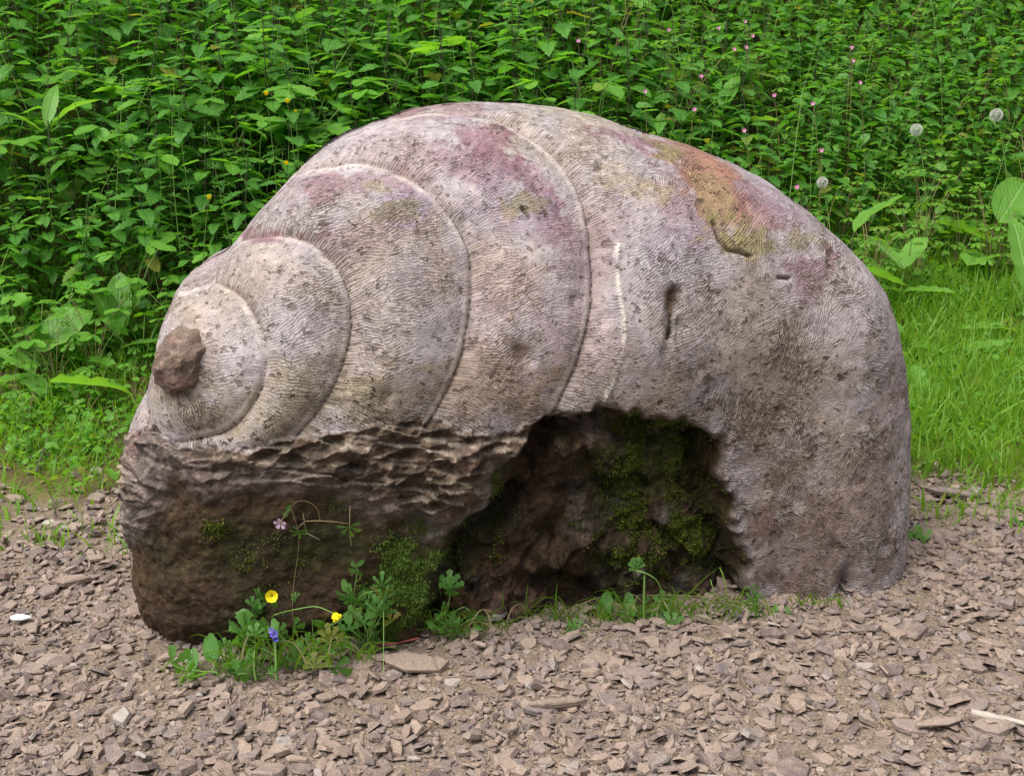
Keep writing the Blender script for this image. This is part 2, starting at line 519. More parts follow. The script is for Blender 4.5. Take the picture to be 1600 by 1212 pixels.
sdH = poly_sd(X, Z, HOLLOW) + nz1 * 1.1 + 0.010 * pnoise(V * 55, 25)
sdC = poly_sd(X, Z, CAV) + nz1 * 0.5
sdU = poly_sd(X, Z, UNDER)
sdN = poly_sd(X, Z, NOTCH) + nz1 * 0.3
back_low = sstep(0.03, -0.03, Z + nz1 - np.interp(X, [-1, -0.6, 0.6, 1.2], [0.60, 0.50, 0.15, -0.1]))
back_dk = sstep(0.03, -0.03, Z + nz1 - np.interp(X, [-1, -0.6, 0.6, 1.2], [0.36, 0.40, 0.10, -0.1]))
def onfront(m, b=0.0): return front * m + (1 - front) * b
m_rough = onfront(sstep(0.005, -0.005, sdR + 0.008 * pnoise(V * 60, 23)), back_low)
wd = np.interp(X, [-0.35, 0.0], [0.075, 0.013])
m_dark = onfront(sstep(wd, -wd, sdD + 0.012 * pnoise(V * 45, 24) + 0.5 * nz1), back_dk)
m_hol = onfront(sstep(0.004, -0.030, sdH))
m_hol_deep = onfront(sstep(0.0, -0.14, sdH))
carve = 1 - m_rough
# coarse chisel flakes: scalloped cells, wider than tall
ca, sa = math.cos(0.16), math.sin(0.16)
warp = pnoise(V * 7, 31) * 0.03
fl = np.stack([((X + warp) * ca + Z * sa) * 15, ((Z + warp) * ca - X * sa) * 31], 1)
f1, f2, idr = worley2(fl, 3)
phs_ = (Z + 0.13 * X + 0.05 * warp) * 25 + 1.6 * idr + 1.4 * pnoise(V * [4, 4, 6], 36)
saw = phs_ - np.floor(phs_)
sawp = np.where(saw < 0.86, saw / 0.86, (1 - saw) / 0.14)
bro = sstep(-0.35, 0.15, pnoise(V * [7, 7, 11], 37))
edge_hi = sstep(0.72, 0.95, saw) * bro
flake = (sawp - 0.5) * 0.017 * bro + np.clip(f1, 0, 0.8) ** 1.3 * 0.020 + (idr - 0.5) * 0.020
fl2 = np.stack([(X + warp) * 26 + 9, (Z - warp) * 44], 1)
g1, g2, gid = worley2(fl2, 8)
flake += np.clip(g1, 0, 0.8) * 0.012 + (gid - 0.5) * 0.009
flake = flake * (0.75 + 0.7 * sstep(-0.3, 0.3, pnoise(V * 9, 33))) + 0.007 * fbm(V * 38, 3, 35, 0.6)
m_chis = m_rough * (1 - m_dark)
# a ledge line: the carved shell stands back a little, the band steps out below it
ledge = 0.014 * sstep(0.0, -0.06, sdR) * front
natural = 0.020 * fbm(V * 6.5, 5, 41, 0.55) + 0.006 * fbm(V * 34, 3, 45)
soft_c = onfront(sstep(-0.26, 0.02, sdR + 0.5 * nz1), 1.0)
bod = onfront(sstep(-0.05, 0.0, sdH), 1.0)
disp = scal * soft_c * bod + carve * (lip + 0.004 * np.exp(-(dv / 0.006) ** 2) - 0.003 * np.exp(-(dg / 0.008) ** 2))
disp += carve * (0.010 * fbm(V * 3.5, 3, 51) + 0.0035 * fbm(V * 16, 3, 54))
disp -= 0.012 * sstep(-0.72, -0.93, X) * sstep(0.72, 0.60, Z)
disp += m_chis * (flake + ledge - 0.012) * (0.10 + 0.90 * sstep(-0.1, -0.7, N0[:, 1])) + m_dark * (natural * 1.2 - 0.020 * (1 - m_hol))
# hand-sized pits and a crack
for (u, v, s, d) in [(1036, 472, 11, .010), (1044, 500, 9, .010), (1050, 512, 8, .008), (1022, 545, 8, .008), (808, 548, 13, .016), (823, 555, 9, .012), (715, 278, 9, .010), (735, 545, 7, .010),
                     (1160, 498, 8, .009), (1043, 505, 9, .008), (936, 500, 7, .007), (893, 470, 6, .007), (770, 585, 8, .008), (450, 440, 7, .006), (590, 540, 8, .006), (600, 620, 8, .008), (1080, 570, 7, .006),
                     (1345, 590, 8, .007), (1210, 640, 8, .007), (1270, 700, 9, .008), (1330, 750, 8, .007), (1240, 760, 7, .007), (1300, 850, 9, .008), (1380, 850, 8, .007), (1100, 600, 8, .007)]:
    c = on_front(u, v); rr = s / 620
    dd = np.hypot(X - c[0], (Z - c[2]) * 0.8) + nz1 * 0.25
    disp -= d * np.exp(-(dd / rr) ** 2) * front
CRK = [fxz([(1097, 362), (1105, 385), (1118, 400), (1135, 403), (1150, 408)]), fxz([(1195, 438), (1212, 440)]), fxz([(812, 340), (822, 352)])]
dc = np.minimum(np.minimum(line_d(X, Z, CRK[0]), line_d(X, Z, CRK[1])), line_d(X, Z, CRK[2]))
disp -= 0.012 * np.exp(-(dc / 0.004) ** 2) * front
GOU = fxz([(1036, 460), (1035, 475), (1031, 498), (1027, 525)])
dgo = line_d(X, Z, GOU) + nz1 * 0.34
gw = np.interp(Z, [GOU[-1][1], GOU[0][1]], [0.003, 0.013])
disp -= 0.018 * np.exp(-(dgo / gw) ** 2) * front
# the foot of the right lip is split into two lobes
c = on_front(1322, 935)
disp -= 0.05 * np.exp(-((X - c[0]) / 0.022) ** 2) * sstep(0.14, 0.0, Z) * front
P1 = V + N0 * disp[:, None]
hf1, hf2, hid = worley2(np.stack([(X + warp) * 10, (Z - warp) * 11], 1), 14)
inward = 0.045 * m_hol + 0.045 * front * np.exp(-((sdH + 0.045) / 0.035) ** 2) * (sdH < 0.0) * sstep(0.0, -0.02, sdH) + m_hol * ((hid - 0.5) * 0.050 + np.clip(hf1, 0, .8) * 0.030) + 0.012 * m_hol_deep + 0.075 * front * sstep(0.02, -0.08, sdC) + 0.05 * front * sstep(0.03, -0.06, sdU) \
    + 0.05 * front * sstep(0.006, -0.012, sdN)
inward += m_hol * (0.045 * fbm(V * 9, 4, 61, 0.6) + 0.02 * fbm(V * 24, 3, 65))
# rock tongue hanging in the hollow under the spire
c = on_front(880, 700)
inward -= 0.05 * np.exp(-(((X - c[0]) / 0.05) ** 2 + ((Z - c[2]) / 0.05) ** 2)) * m_hol
P1[:, 1] += inward
# final trim of the outline: measure the carved form's skyline and ease the rim to the measured one
TGT = OUT_PX + [(214, 955), (238, 1000)]
_ta = np.unwrap(np.array([math.atan2(640 - v, u - 760) for u, v in TGT])); _tr = np.array([math.hypot(640 - v, u - 760) for u, v in TGT])
phi_v = np.arctan2(V[:, 2] - C_XZ[1], V[:, 0] - C_XZ[0]) % (2 * np.pi)
rim_w = np.clip(np.hypot(V[:, 0] - C_XZ[0], V[:, 2] - C_XZ[1]) / np.interp(phi_v, PHI_G, R_G), 0, 1) ** 4
for _it in range(4):
    q = project(P1); a = np.arctan2(640 - q[:, 1], q[:, 0] - 760); r = np.hypot(640 - q[:, 1], q[:, 0] - 760)
    a = np.where(a < _ta[0] - 0.3, a + 2 * np.pi, a)
    okv = P1[:, 2] > -0.01
    bi = np.floor((a - _ta[0]) / 0.03).astype(int); nb = int((_ta[-1] - _ta[0]) / 0.03)
    sel = okv & (bi >= 0) & (bi < nb)
    rat = np.ones(nb); phs = np.zeros(nb)
    o = np.lexsort((r[sel], bi[sel])); bb, rr_, pp = bi[sel][o], r[sel][o], phi_v[sel][o]
    last = np.flatnonzero(np.append(bb[1:] != bb[:-1], True))
    phs = pp[last]; rat = np.interp(_ta[0] + (bb[last] + 0.5) * 0.03, _ta, _tr) / rr_[last]
    rat = np.convolve(np.pad(rat, 2, mode='edge'), [.1, .22, .36, .22, .1], 'valid')
    phs = np.where(phs > 5.2, phs - 2 * np.pi, phs); o = np.argsort(phs)
    fr = smooth_ring(np.interp(np.where(PHI_G > 5.2, PHI_G - 2 * np.pi, PHI_G), phs[o], rat[o]), 12)
    f = 1 + (np.interp(phi_v, PHI_G, fr) - 1) * rim_w
    P1[:, 0] = C_XZ[0] + (P1[:, 0] - C_XZ[0]) * f
    P1[:, 2] = C_XZ[1] + (P1[:, 2] - C_XZ[1]) * f

# ---- colours of the rock, plus highlights painted on the chisel ledges
def lerp(a, b, t): return a + (b - a) * t[:, None]
T = np.tile(np.array([0.345, 0.296, 0.298]), (len(V), 1))
fin = fbm(V * 26, 4, 78, 0.6); big = fbm(V * 2.4, 4, 71, 0.55); med = fbm(V * 8.5, 4, 75, 0.55)
T = lerp(T, np.array([0.345, 0.270, 0.275]), sstep(0.0, 0.45, big))
T = lerp(T, np.array([0.335, 0.275, 0.222]), 0.8 * sstep(0.05, 0.5, -big + 0.3 * med))
T = lerp(T, np.array([0.36, 0.335, 0.36]), 0.6 * sstep(0.15, 0.5, pnoise(V * 4.2, 79)))
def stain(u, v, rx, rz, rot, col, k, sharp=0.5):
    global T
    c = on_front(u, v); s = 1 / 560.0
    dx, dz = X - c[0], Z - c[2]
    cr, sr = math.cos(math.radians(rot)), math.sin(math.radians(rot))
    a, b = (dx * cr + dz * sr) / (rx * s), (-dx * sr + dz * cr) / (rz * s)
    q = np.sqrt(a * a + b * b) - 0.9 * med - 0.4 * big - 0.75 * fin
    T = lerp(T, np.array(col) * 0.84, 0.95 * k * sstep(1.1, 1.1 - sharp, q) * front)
PUR, VIO, ORA, OLI, YEL, RED = (.26, .135, .165), (.34, .27, .33), (.34, .165, .115), (.27, .235, .10), (.38, .31, .18), (.15, .055, .05)
for s in [(760, 238, 60, 26, -20, PUR, .85), (760, 275, 80, 25, -15, PUR, .6), (830, 300, 70, 22, -50, PUR, .8), (850, 345, 22, 40, 0, PUR, .7), (800, 345, 60, 40, 0, VIO, .6), (815, 330, 26, 16, 0, OLI, .6),
          (625, 330, 42, 24, 10, VIO, .9), (560, 300, 90, 20, 8, PUR, .5), (600, 345, 40, 12, 10, OLI, .6), (590, 308, 26, 10, 0, OLI, .5), (420, 378, 70, 9, 4, PUR, .9), (500, 300, 60, 20, 20, PUR, .4),
          (560, 385, 60, 25, 0, PUR, .3), (980, 236, 70, 12, -18, PUR, .8), (700, 180, 90, 14, 5, PUR, .55), (640, 178, 40, 12, 10, PUR, .6), (1060, 345, 90, 45, -30, PUR, .5), (1045, 380, 60, 30, 0, VIO, .5), (1080, 262, 75, 34, -28, ORA, .85),
          (1112, 305, 52, 56, 20, ORA, .8), (1150, 352, 75, 50, -30, ORA, .55), (1190, 352, 60, 22, -35, PUR, .6), (1200, 330, 70, 30, -40, VIO, .5), (1155, 392, 75, 24, -18, OLI, .8), (1220, 390, 40, 20, -10, OLI, .6), (1035, 250, 20, 16, 0, OLI, .8),
          (970, 300, 55, 22, -30, YEL, .55), (1010, 320, 30, 16, 0, YEL, .5), (1100, 330, 26, 40, 15, OLI, .5), (1215, 425, 60, 24, -15, PUR, .75), (1238, 455, 32, 26, 0, (.28, .2, .21), .9), (1130, 385, 30, 14, 0, OLI, .6),
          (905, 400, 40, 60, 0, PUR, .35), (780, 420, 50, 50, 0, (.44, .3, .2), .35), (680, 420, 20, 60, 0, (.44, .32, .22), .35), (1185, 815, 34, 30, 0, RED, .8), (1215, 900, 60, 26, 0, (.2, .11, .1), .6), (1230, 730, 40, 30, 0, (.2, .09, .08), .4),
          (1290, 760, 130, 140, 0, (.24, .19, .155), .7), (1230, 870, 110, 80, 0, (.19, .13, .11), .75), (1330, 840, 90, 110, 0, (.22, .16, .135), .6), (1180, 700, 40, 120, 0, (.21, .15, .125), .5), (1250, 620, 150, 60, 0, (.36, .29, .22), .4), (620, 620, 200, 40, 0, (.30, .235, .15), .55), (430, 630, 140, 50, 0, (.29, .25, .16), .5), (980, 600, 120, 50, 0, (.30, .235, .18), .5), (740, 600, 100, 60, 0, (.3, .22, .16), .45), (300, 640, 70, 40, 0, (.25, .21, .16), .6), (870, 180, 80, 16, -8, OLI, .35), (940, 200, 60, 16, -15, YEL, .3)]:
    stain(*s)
# pale scraped edges of the sutures, the vein
hi_line = np.exp(-((hi - r_w - 0.008) / 0.007) ** 2) * (W < 5) * (W > 0) * carve
T = lerp(T, np.array([0.52, 0.46, 0.39]), 0.55 * hi_line * sstep(-0.2, 0.2, pnoise(V * 13, 83)))
T = lerp(T, np.array([0.62, 0.58, 0.51]), 0.85 * np.exp(-(dv / 0.0055) ** 2) * carve * sstep(-0.3, 0.1, pnoise(V * 18, 84)))
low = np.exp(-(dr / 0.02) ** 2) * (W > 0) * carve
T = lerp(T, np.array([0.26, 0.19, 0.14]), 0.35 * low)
T = lerp(T, np.array([0.14, 0.09, 0.06]), 0.7 * np.exp(-(np.minimum(dc, dg + 0.003) / 0.004) ** 2) * front)
T = lerp(T, np.array([0.10, 0.060, 0.030]), 0.9 * np.exp(-(dgo / (gw * 1.1)) ** 2) * front)
for (u, v, s) in [(1032, 470, 10), (808, 548, 14)]:
    c = on_front(u, v); T = lerp(T, np.array([0.13, 0.075, 0.045]), 0.8 * np.exp(-(np.hypot(X - c[0], Z - c[2]) * 600 / s) ** 2) * front)
# chiselled band: brown with pale bruised cell edges; highlights painted on ledge tops
fe = sstep(0.30, 0.05, f2 - f1) * sstep(-0.35, 0.25, pnoise(V * 12, 88))
CH = lerp(np.tile(np.array([0.110, 0.074, 0.048]), (len(V), 1)), np.array([0.055, 0.034, 0.021]), sstep(-0.2, 0.4, med))
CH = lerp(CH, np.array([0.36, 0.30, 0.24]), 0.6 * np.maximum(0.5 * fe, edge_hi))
CH = lerp(CH, np.array([0.25, 0.20, 0.15]), 0.6 * sstep(0.12, 0.4, fin))
CH = lerp(CH, np.array([0.24, 0.12, 0.12]), 0.7 * sstep(0.2, 0.5, pnoise(V * 6, 90)))
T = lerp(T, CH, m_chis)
DK = lerp(np.tile(np.array([0.044, 0.0255, 0.012]), (len(V), 1)), np.array([0.068, 0.039, 0.017]), sstep(-0.1, 0.5, med))
DK = lerp(DK, np.array([0.028, 0.026, 0.009]), sstep(0.0, 0.4, pnoise(V * 5, 91)))
DK = lerp(DK, np.array([0.095, 0.080, 0.074]), 0.8 * m_hol * sstep(0.1, 0.45, pnoise(V * 10, 92)))
DK = lerp(DK, np.array([0.095, 0.050, 0.038]), 0.6 * m_hol * sstep(0.1, 0.5, pnoise(V * 7, 93)))
for (u, v, ru, rv, k) in [(1000, 720, 50, 75, 1), (1050, 740, 45, 55, .8), (1085, 840, 60, 50, 1), (1010, 820, 60, 60, .8), (650, 880, 44, 34, 1), (632, 925, 38, 54, 1), (612, 965, 30, 40, .8), (425, 880, 120, 60, .35)]:
    c = on_front(u, v)
    DK = lerp(DK, np.array([0.060, 0.066, 0.013]), 0.85 * k * sstep(-0.25, 0.25, med + 0.5 * fin) * np.exp(-((X - c[0]) / (ru / 620)) ** 2 - ((Z - c[2]) / (rv / 620)) ** 2))
c = on_front(930, 680)
DK = lerp(DK, np.array([0.26, 0.19, 0.16]), 0.8 * np.exp(-(((X - c[0]) / 0.045) ** 2 + ((Z - c[2]) / 0.05) ** 2)) * sstep(-0.2, 0.2, med))
T = lerp(T, DK, m_dark)

# ---- stroke frames: patches of one chisel direction each
ns = 800
front_ids = np.flatnonzero((N0[:, 1] < 0.1) & (Z > 0) )
seeds = front_ids[rng.integers(0, len(front_ids), ns)]
SP_, SN = V[seeds], N0[seeds]
rad_dir = np.stack([SP_[:, 0] - apex[0], (SP_[:, 1] - apex[1]) * 0.0, SP_[:, 2] - apex[2]], 1)
rad_dir -= SN * (rad_dir * SN).sum(1)[:, None]
rad_dir /= np.linalg.norm(rad_dir, axis=1)[:, None]
cr_ = np.cross(SN, rad_dir)
body = sstep(0.15, 0.45, SP_[:, 0])
jit = rng.normal(0, 0.30, ns) * (1 - body) + body * (rng.choice([0.45, -0.4, 0.1, 1.3, 0.8], ns) + rng.normal(0, 0.1, ns))
e1 = rad_dir * np.cos(jit)[:, None] + cr_ * np.sin(jit)[:, None]
e2 = np.cross(SN, e1)
FC = V[Q].mean(1)
wv = FC + 0.03 * np.stack([pnoise(FC * 16, 101), pnoise(FC * 16, 102), pnoise(FC * 16, 103)], 1)
fseed = np.zeros(len(Q), int)
for s in range(0, len(Q), 40000):
    q = wv[s:s + 40000].astype(np.float32)
    d = -2 * q @ SP_.T.astype(np.float32) + (SP_ ** 2).sum(1)[None].astype(np.float32)
    fseed[s:s + 40000] = d.argmin(1)
stroke = np.zeros((len(Q), 4, 3), np.float32)              # one frame per face, so no seam is smeared
for c4 in range(4):
    dl = V[Q[:, c4]] - SP_[fseed]
    stroke[:, c4, 0] = (dl * e1[fseed]).sum(1); stroke[:, c4, 1] = (dl * e2[fseed]).sum(1); stroke[:, c4, 2] = fseed * 1.37
# tight comb of radial cuts next to every suture
comb = ((W > 0) & (dr < 0.030) & (W < 6) & (N0[:, 1] < -0.35))[Q].all(1)
comb2 = ((hi - r_w < 0.018) & (W < 5) & (W > 0) & (N0[:, 1] < -0.35))[Q].all(1)
for cm, rad, kk in ((comb, lo, 500.0), (comb2, hi, 700.0)):
    qq = Q[cm]
    cm &= rng.random(len(cm)) < 2
    stroke[cm] = np.stack([r_all[qq] * 0.15, th_all[qq] * np.round(rad[qq], 1) * 1.1, np.full(qq.shape, kk)], -1)
wet = m_dark * (0.55 + 0.45 * m_hol)
stroke_gain = (0.72 + 0.45 * sstep(0.95, 0.35, Z + 0.25 * big)) * (0.8 + 0.5 * sstep(-0.2, 0.4, med))  # strokes grow stronger towards the bottom, varied by noise
mask = np.stack([carve * np.clip(stroke_gain, 0, 1.25) * (1 - 0.6 * hi_line) + 0.2 * m_chis, wet, m_chis], 1)
N1 = vnormals(P1, Q)

# ---- split into the shell's whorls and the rough foot, dropping what is deep in the ground
qz = P1[Q, 2].max(1)
keep = qz > -0.10
qW = np.median(W[Q], axis=1).astype(int)
qR = m_rough[Q].mean(1) > 0.5
boulder = empty('carved_boulder', (0.05, 3.35, 0.0))
tag(boulder, 'huge pinkish grey boulder carved as a spiral snail shell with a rough dark mossy foot', 'sculpture')
def stone_part(name, sel, label=None):
    qs = Q[sel]
    used = np.zeros(len(P1), bool); used[qs.ravel()] = True
    mp = np.cumsum(used) - 1
    me = mesh_from(name, P1[used] - np.array(boulder.location), mp[qs], MAT_STONE, True, None,
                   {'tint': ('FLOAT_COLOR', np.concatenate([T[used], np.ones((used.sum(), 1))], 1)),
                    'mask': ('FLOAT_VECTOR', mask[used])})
    a = me.attributes.new('stroke', 'FLOAT_VECTOR', 'CORNER'); a.data.foreach_set('vector', stroke[sel].ravel())
    me.normals_split_custom_set_from_vertices(N1[used].astype(np.float32))
    o = add(name, me, boulder)
    if label: o['label'] = label
    return o
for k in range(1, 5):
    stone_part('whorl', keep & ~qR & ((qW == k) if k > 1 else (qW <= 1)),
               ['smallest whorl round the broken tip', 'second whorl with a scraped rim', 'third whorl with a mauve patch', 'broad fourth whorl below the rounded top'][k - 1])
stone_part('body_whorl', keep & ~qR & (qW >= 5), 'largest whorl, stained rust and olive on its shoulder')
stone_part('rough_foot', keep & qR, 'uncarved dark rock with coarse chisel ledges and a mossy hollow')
print('stone faces', keep.sum())

def foot_hit(u, v):
    """Point of the finished boulder's face nearest to the given view ray."""
    d = ray(u, v); d = d / np.linalg.norm(d)
    f = (front > 0.5) & (Z > -0.1)
    rel = P1[f] - [0, 0, CAM_Z]
    t = rel @ d
    e = np.linalg.norm(rel - t[:, None] * d, axis=1)
    i = np.argmin(e + 0.02 * t)
    return P1[f][i].copy(), N1[f][i].copy()

# ---- the broken tip: a faceted stub of raw rock
def tip_mesh():
    c = on_front(289, 562) + np.array([0.0, -0.035, 0.0])
    n = 46
    r = np.random.default_rng(12)
    ax = np.array([-0.42, -0.86, -0.10]); ax /= np.linalg.norm(ax)
    e_ = np.cross(ax, [0, 0, 1.0]); e_ /= np.linalg.norm(e_)
    f_ = np.cross(e_, ax)
    import bmesh
    bm = bmesh.new()
    pts = []
    for k in range(9):
        a = k / 9 * 2 * np.pi + r.uniform(-.2, .2)
        for (h, q) in ((-0.06, 0.080), (0.006, 0.071), (0.042 + r.uniform(-.016, .016), 0.052 * r.uniform(.75, 1.1))):
            pts.append(c + ax * h + q * r.uniform(.93, 1.05) * (e_ * math.cos(a) + f_ * math.sin(a)))
    pts.append(c + ax * 0.058 + e_ * 0.01 + f_ * 0.012)
    for p in pts: bm.verts.new(p)
    bmesh.ops.convex_hull(bm, input=bm.verts)
    bmesh.ops.delete(bm, geom=[v for v in bm.verts if not v.link_faces], context='VERTS')
    bmesh.ops.bevel(bm, geom=bm.edges[:], offset=0.005, segments=1, affect='EDGES')
    bmesh.ops.triangulate(bm, faces=bm.faces)
    bmesh.ops.subdivide_edges(bm, edges=bm.edges[:], cuts=2, use_grid_fill=True)
    me = bpy.data.meshes.new('apex_tip')
    bm.to_mesh(me); bm.free()
    co = np.zeros(len(me.vertices) * 3); me.vertices.foreach_get('co', co); co = co.reshape(-1, 3)
    no = co - c; no /= np.linalg.norm(no, axis=1)[:, None]
    co += no * (0.011 * fbm(co * 24, 4, 3, 0.6))[:, None]
    me.polygons.foreach_set('use_smooth', np.zeros(len(me.polygons), bool))
    me.vertices.foreach_set('co', (co - np.array(boulder.location)).astype(np.float32).ravel())
    k = fbm(co * 18, 3, 9)
    T = np.tile(np.array([0.170, 0.122, 0.095]), (len(co), 1))
    T = lerp(T, np.array([0.14, 0.085, 0.070]), sstep(0, .4, k)); T = lerp(T, np.array([0.12, 0.075, 0.05]), sstep(0.05, .5, -k))
    a = me.attributes.new('tint', 'FLOAT_COLOR', 'POINT'); a.data.foreach_set('color', np.concatenate([T, np.ones((len(T), 1))], 1).astype(np.float32).ravel())
    a = me.attributes.new('stroke', 'FLOAT_VECTOR', 'POINT'); a.data.foreach_set('vector', co.astype(np.float32).ravel())
    a = me.attributes.new('mask', 'FLOAT_VECTOR', 'POINT'); a.data.foreach_set('vector', np.tile(np.array([0.35, 0.1, 0.3], np.float32), (len(co), 1)).ravel())
    me.materials.append(MAT_STONE)
    me.update()
    return me
tip = add('apex_tip', tip_mesh(), boulder)
tip['label'] = 'broken raw stub of brown rock at the point of the spiral'

SV = V
# ------------------------------------------------------------------ the ground: path, grassy edge, bank
def soft(v, k=0.25): return np.where(v > 4 * k, v, k * np.log1p(np.exp(np.clip(v / k, -40, 40))))
def bank_y(x): return np.interp(x, [-4, -2, -1, 0.6, 1.4, 2.2, 4], [4.85, 4.85, 4.9, 5.05, 5.5, 6.05, 6.3])
def ground_z(x, y):
    x = np.asarray(x, float); y = np.asarray(y, float)
    b = np.minimum(soft(y - bank_y(x)), 5.5)
    z = 0.10 * soft(y - 4.2, 0.15) * (y < 30) + 0.10 * 25.8 * (y >= 30) + 0.52 * b - 0.52 * np.maximum(b - 3.5, 0) * 0.6
    p = np.stack([x, y, 0 * x], -1).reshape(-1, 3)
    n = (0.030 * pnoise(p * 1.7, 201) + 0.012 * pnoise(p * 5, 202)).reshape(x.shape)
    return z + n * sstep(0.4, 1.2, np.hypot(x - 0.1, y - 3.3))
def edge_y(x):                                   # where gravel gives way to grass
    return np.interp(x, [-3, -1.4, -1.0, 1.0, 1.3, 1.9, 3], [3.68, 3.60, 3.72, 3.85, 3.84, 3.72, 3.62])

xs = np.concatenate([np.linspace(-80, -7, 14), np.linspace(-6.5, 6.5, 200), np.linspace(7, 80, 14)])
ys = np.concatenate([np.linspace(-30, 0, 6), np.linspace(0.6, 12, 190), np.linspace(13, 120, 14)])
GX, GY = np.meshgrid(xs, ys, indexing='ij')
GV = np.stack([GX, GY, ground_z(GX, GY)], -1).reshape(-1, 3)
gi = np.arange(len(GV)).reshape(GX.shape)
GQ = np.stack([gi[:-1, :-1], gi[1:, :-1], gi[1:, 1:], gi[:-1, 1:]], -1).reshape(-1, 4)
_e = GV[:, 1] - edge_y(GV[:, 0]) + 0.25 * pnoise(GV * [2.2, 2.2, 0], 211)
def ground_material():
    t = NT('soil_and_grit')
    veg = t.n('Attribute', attribute_name='veg').outputs['Fac']
    o = t.n('TexCoord').outputs['Object']
    a = t.noise(o, 3.0, 4.0, 0.6); b = t.noise(o, 60.0, 4.0, 0.7); g = t.noise(o, 160.0, 2.0, 0.6)
    path = t.mix(a, (0.165, 0.122, 0.088), (0.255, 0.196, 0.146))
    path = t.mix(1.0, path, t.ramp(g, [(0.3, 0.55), (0.7, 1.25)]), 'MULTIPLY')
    soil = t.mix(b, (0.035, 0.024, 0.014), (0.10, 0.068, 0.040))
    moss = t.mix(b, (0.06, 0.075, 0.014), (0.20, 0.17, 0.05))
    soil = t.mix(t.n('MapRange', {0: t.noise(o, 2.2, 3.0, 0.6), 1: 0.40, 2: 0.56}).outputs[0], soil, moss)
    c = t.mix(t.math('ADD', veg, t.math('MULTIPLY', t.math('SUBTRACT', b, 0.5), 0.5), clamp=True), path, soil)
    h = t.math('ADD', t.math('MULTIPLY', b, 0.012), t.math('MULTIPLY', g, 0.006))
    bump = t.n('Bump', {'Height': h, 'Strength': 0.9, 'Distance': 1.0}).outputs[0]
    return t.out(t.n('BsdfPrincipled', {'Base Color': c, 'Roughness': 0.95, 'Normal': bump, 'Specular IOR Level': 0.15}).outputs[0])
gm = mesh_from('ground', GV, GQ, ground_material(), True, None, {'veg': ('FLOAT', sstep(-0.12, 0.25, _e))})
tag(add('ground', gm), 'brown gritty ground rising into a planted bank behind the boulder', kind='structure')

# ------------------------------------------------------------------ slate chips
def rotm(rx, ry, rz):
    """n rotation matrices, Rz Ry Rx."""
    cx, sx, cy, sy, cz, sz = np.cos(rx), np.sin(rx), np.cos(ry), np.sin(ry), np.cos(rz), np.sin(rz)
    R = np.empty((len(rx), 3, 3))
    R[:, 0] = np.stack([cz * cy, cz * sy * sx - sz * cx, cz * sy * cx + sz * sx], 1)
    R[:, 1] = np.stack([sz * cy, sz * sy * sx + cz * cx, sz * sy * cx - cz * sx], 1)
    R[:, 2] = np.stack([-sy, cy * sx, cy * cx], 1)
    return R

def scatter(V, F, pos, rot, scale, name, mat, smooth=False, uv=None, extra=None):
    """n copies of one little shape (or per-copy shapes n x v x 3) joined into one mesh; 'var' is random per copy."""
    n = len(pos)
    V = np.asarray(V, float)
    if V.ndim == 2: V = np.broadcast_to(V, (n,) + V.shape)
    sc = np.asarray(scale, float)
    if sc.ndim == 1: sc = sc[:, None]
    P = np.einsum('nij,nvj->nvi', rot, V * sc[:, None, :]) + pos[:, None, :]
    F = np.asarray(F)
    nv = V.shape[1]
    Fall = (F[None] + (np.arange(n) * nv)[:, None, None]).reshape(-1, F.shape[1])
    var = np.repeat(rng.random(n) if extra is None else extra, nv)
    U = None if uv is None else np.tile(np.asarray(uv), (n, 1))
    return mesh_from(name, P.reshape(-1, 3), Fall, mat, smooth, U, {'var': ('FLOAT', var)})

def slate_material(name='slate', dust=0.5):
    t = NT(name)
    var = t.n('Attribute', attribute_name='var').outputs['Fac']
    rn = t.n('ObjectInfo').outputs['Random']
    v = t.math('FRACT', t.math('ADD', var, rn))
    o = t.n('NewGeometry').outputs['Position']
    c = t.ramp(v, [(0.0, (0.095, 0.072, 0.070)), (0.2, (0.192, 0.138, 0.114)), (0.5, (0.278, 0.206, 0.162)), (0.72, (0.150, 0.120, 0.116)), (0.86, (0.235, 0.18, 0.148)), (0.95, (0.10, 0.074, 0.070)), (1.0, (0.34, 0.30, 0.265))])
    n1 = t.noise(o, 45.0, 4.0, 0.65); n2 = t.noise(o, 240.0, 3.0, 0.6)
    c = t.mix(t.n('MapRange', {0: n1, 1: 0.42, 2: 0.66, 3: 0.0, 4: 0.7}).outputs[0], c, (0.255, 0.197, 0.152))
    c = t.mix(1.0, c, t.ramp(n2, [(0.25, 0.62), (0.75, 1.32)]), 'MULTIPLY')
    bump = t.n('Bump', {'Height': t.math('ADD', t.math('MULTIPLY', n2, 0.0022), t.math('MULTIPLY', n1, 0.004)), 'Strength': 0.8, 'Distance': 1.0}).outputs[0]
    return t.out(t.n('BsdfPrincipled', {'Base Color': c, 'Roughness': 0.85, 'Normal': bump, 'Specular IOR Level': 0.25}).outputs[0])
MAT_SLATE = slate_material()

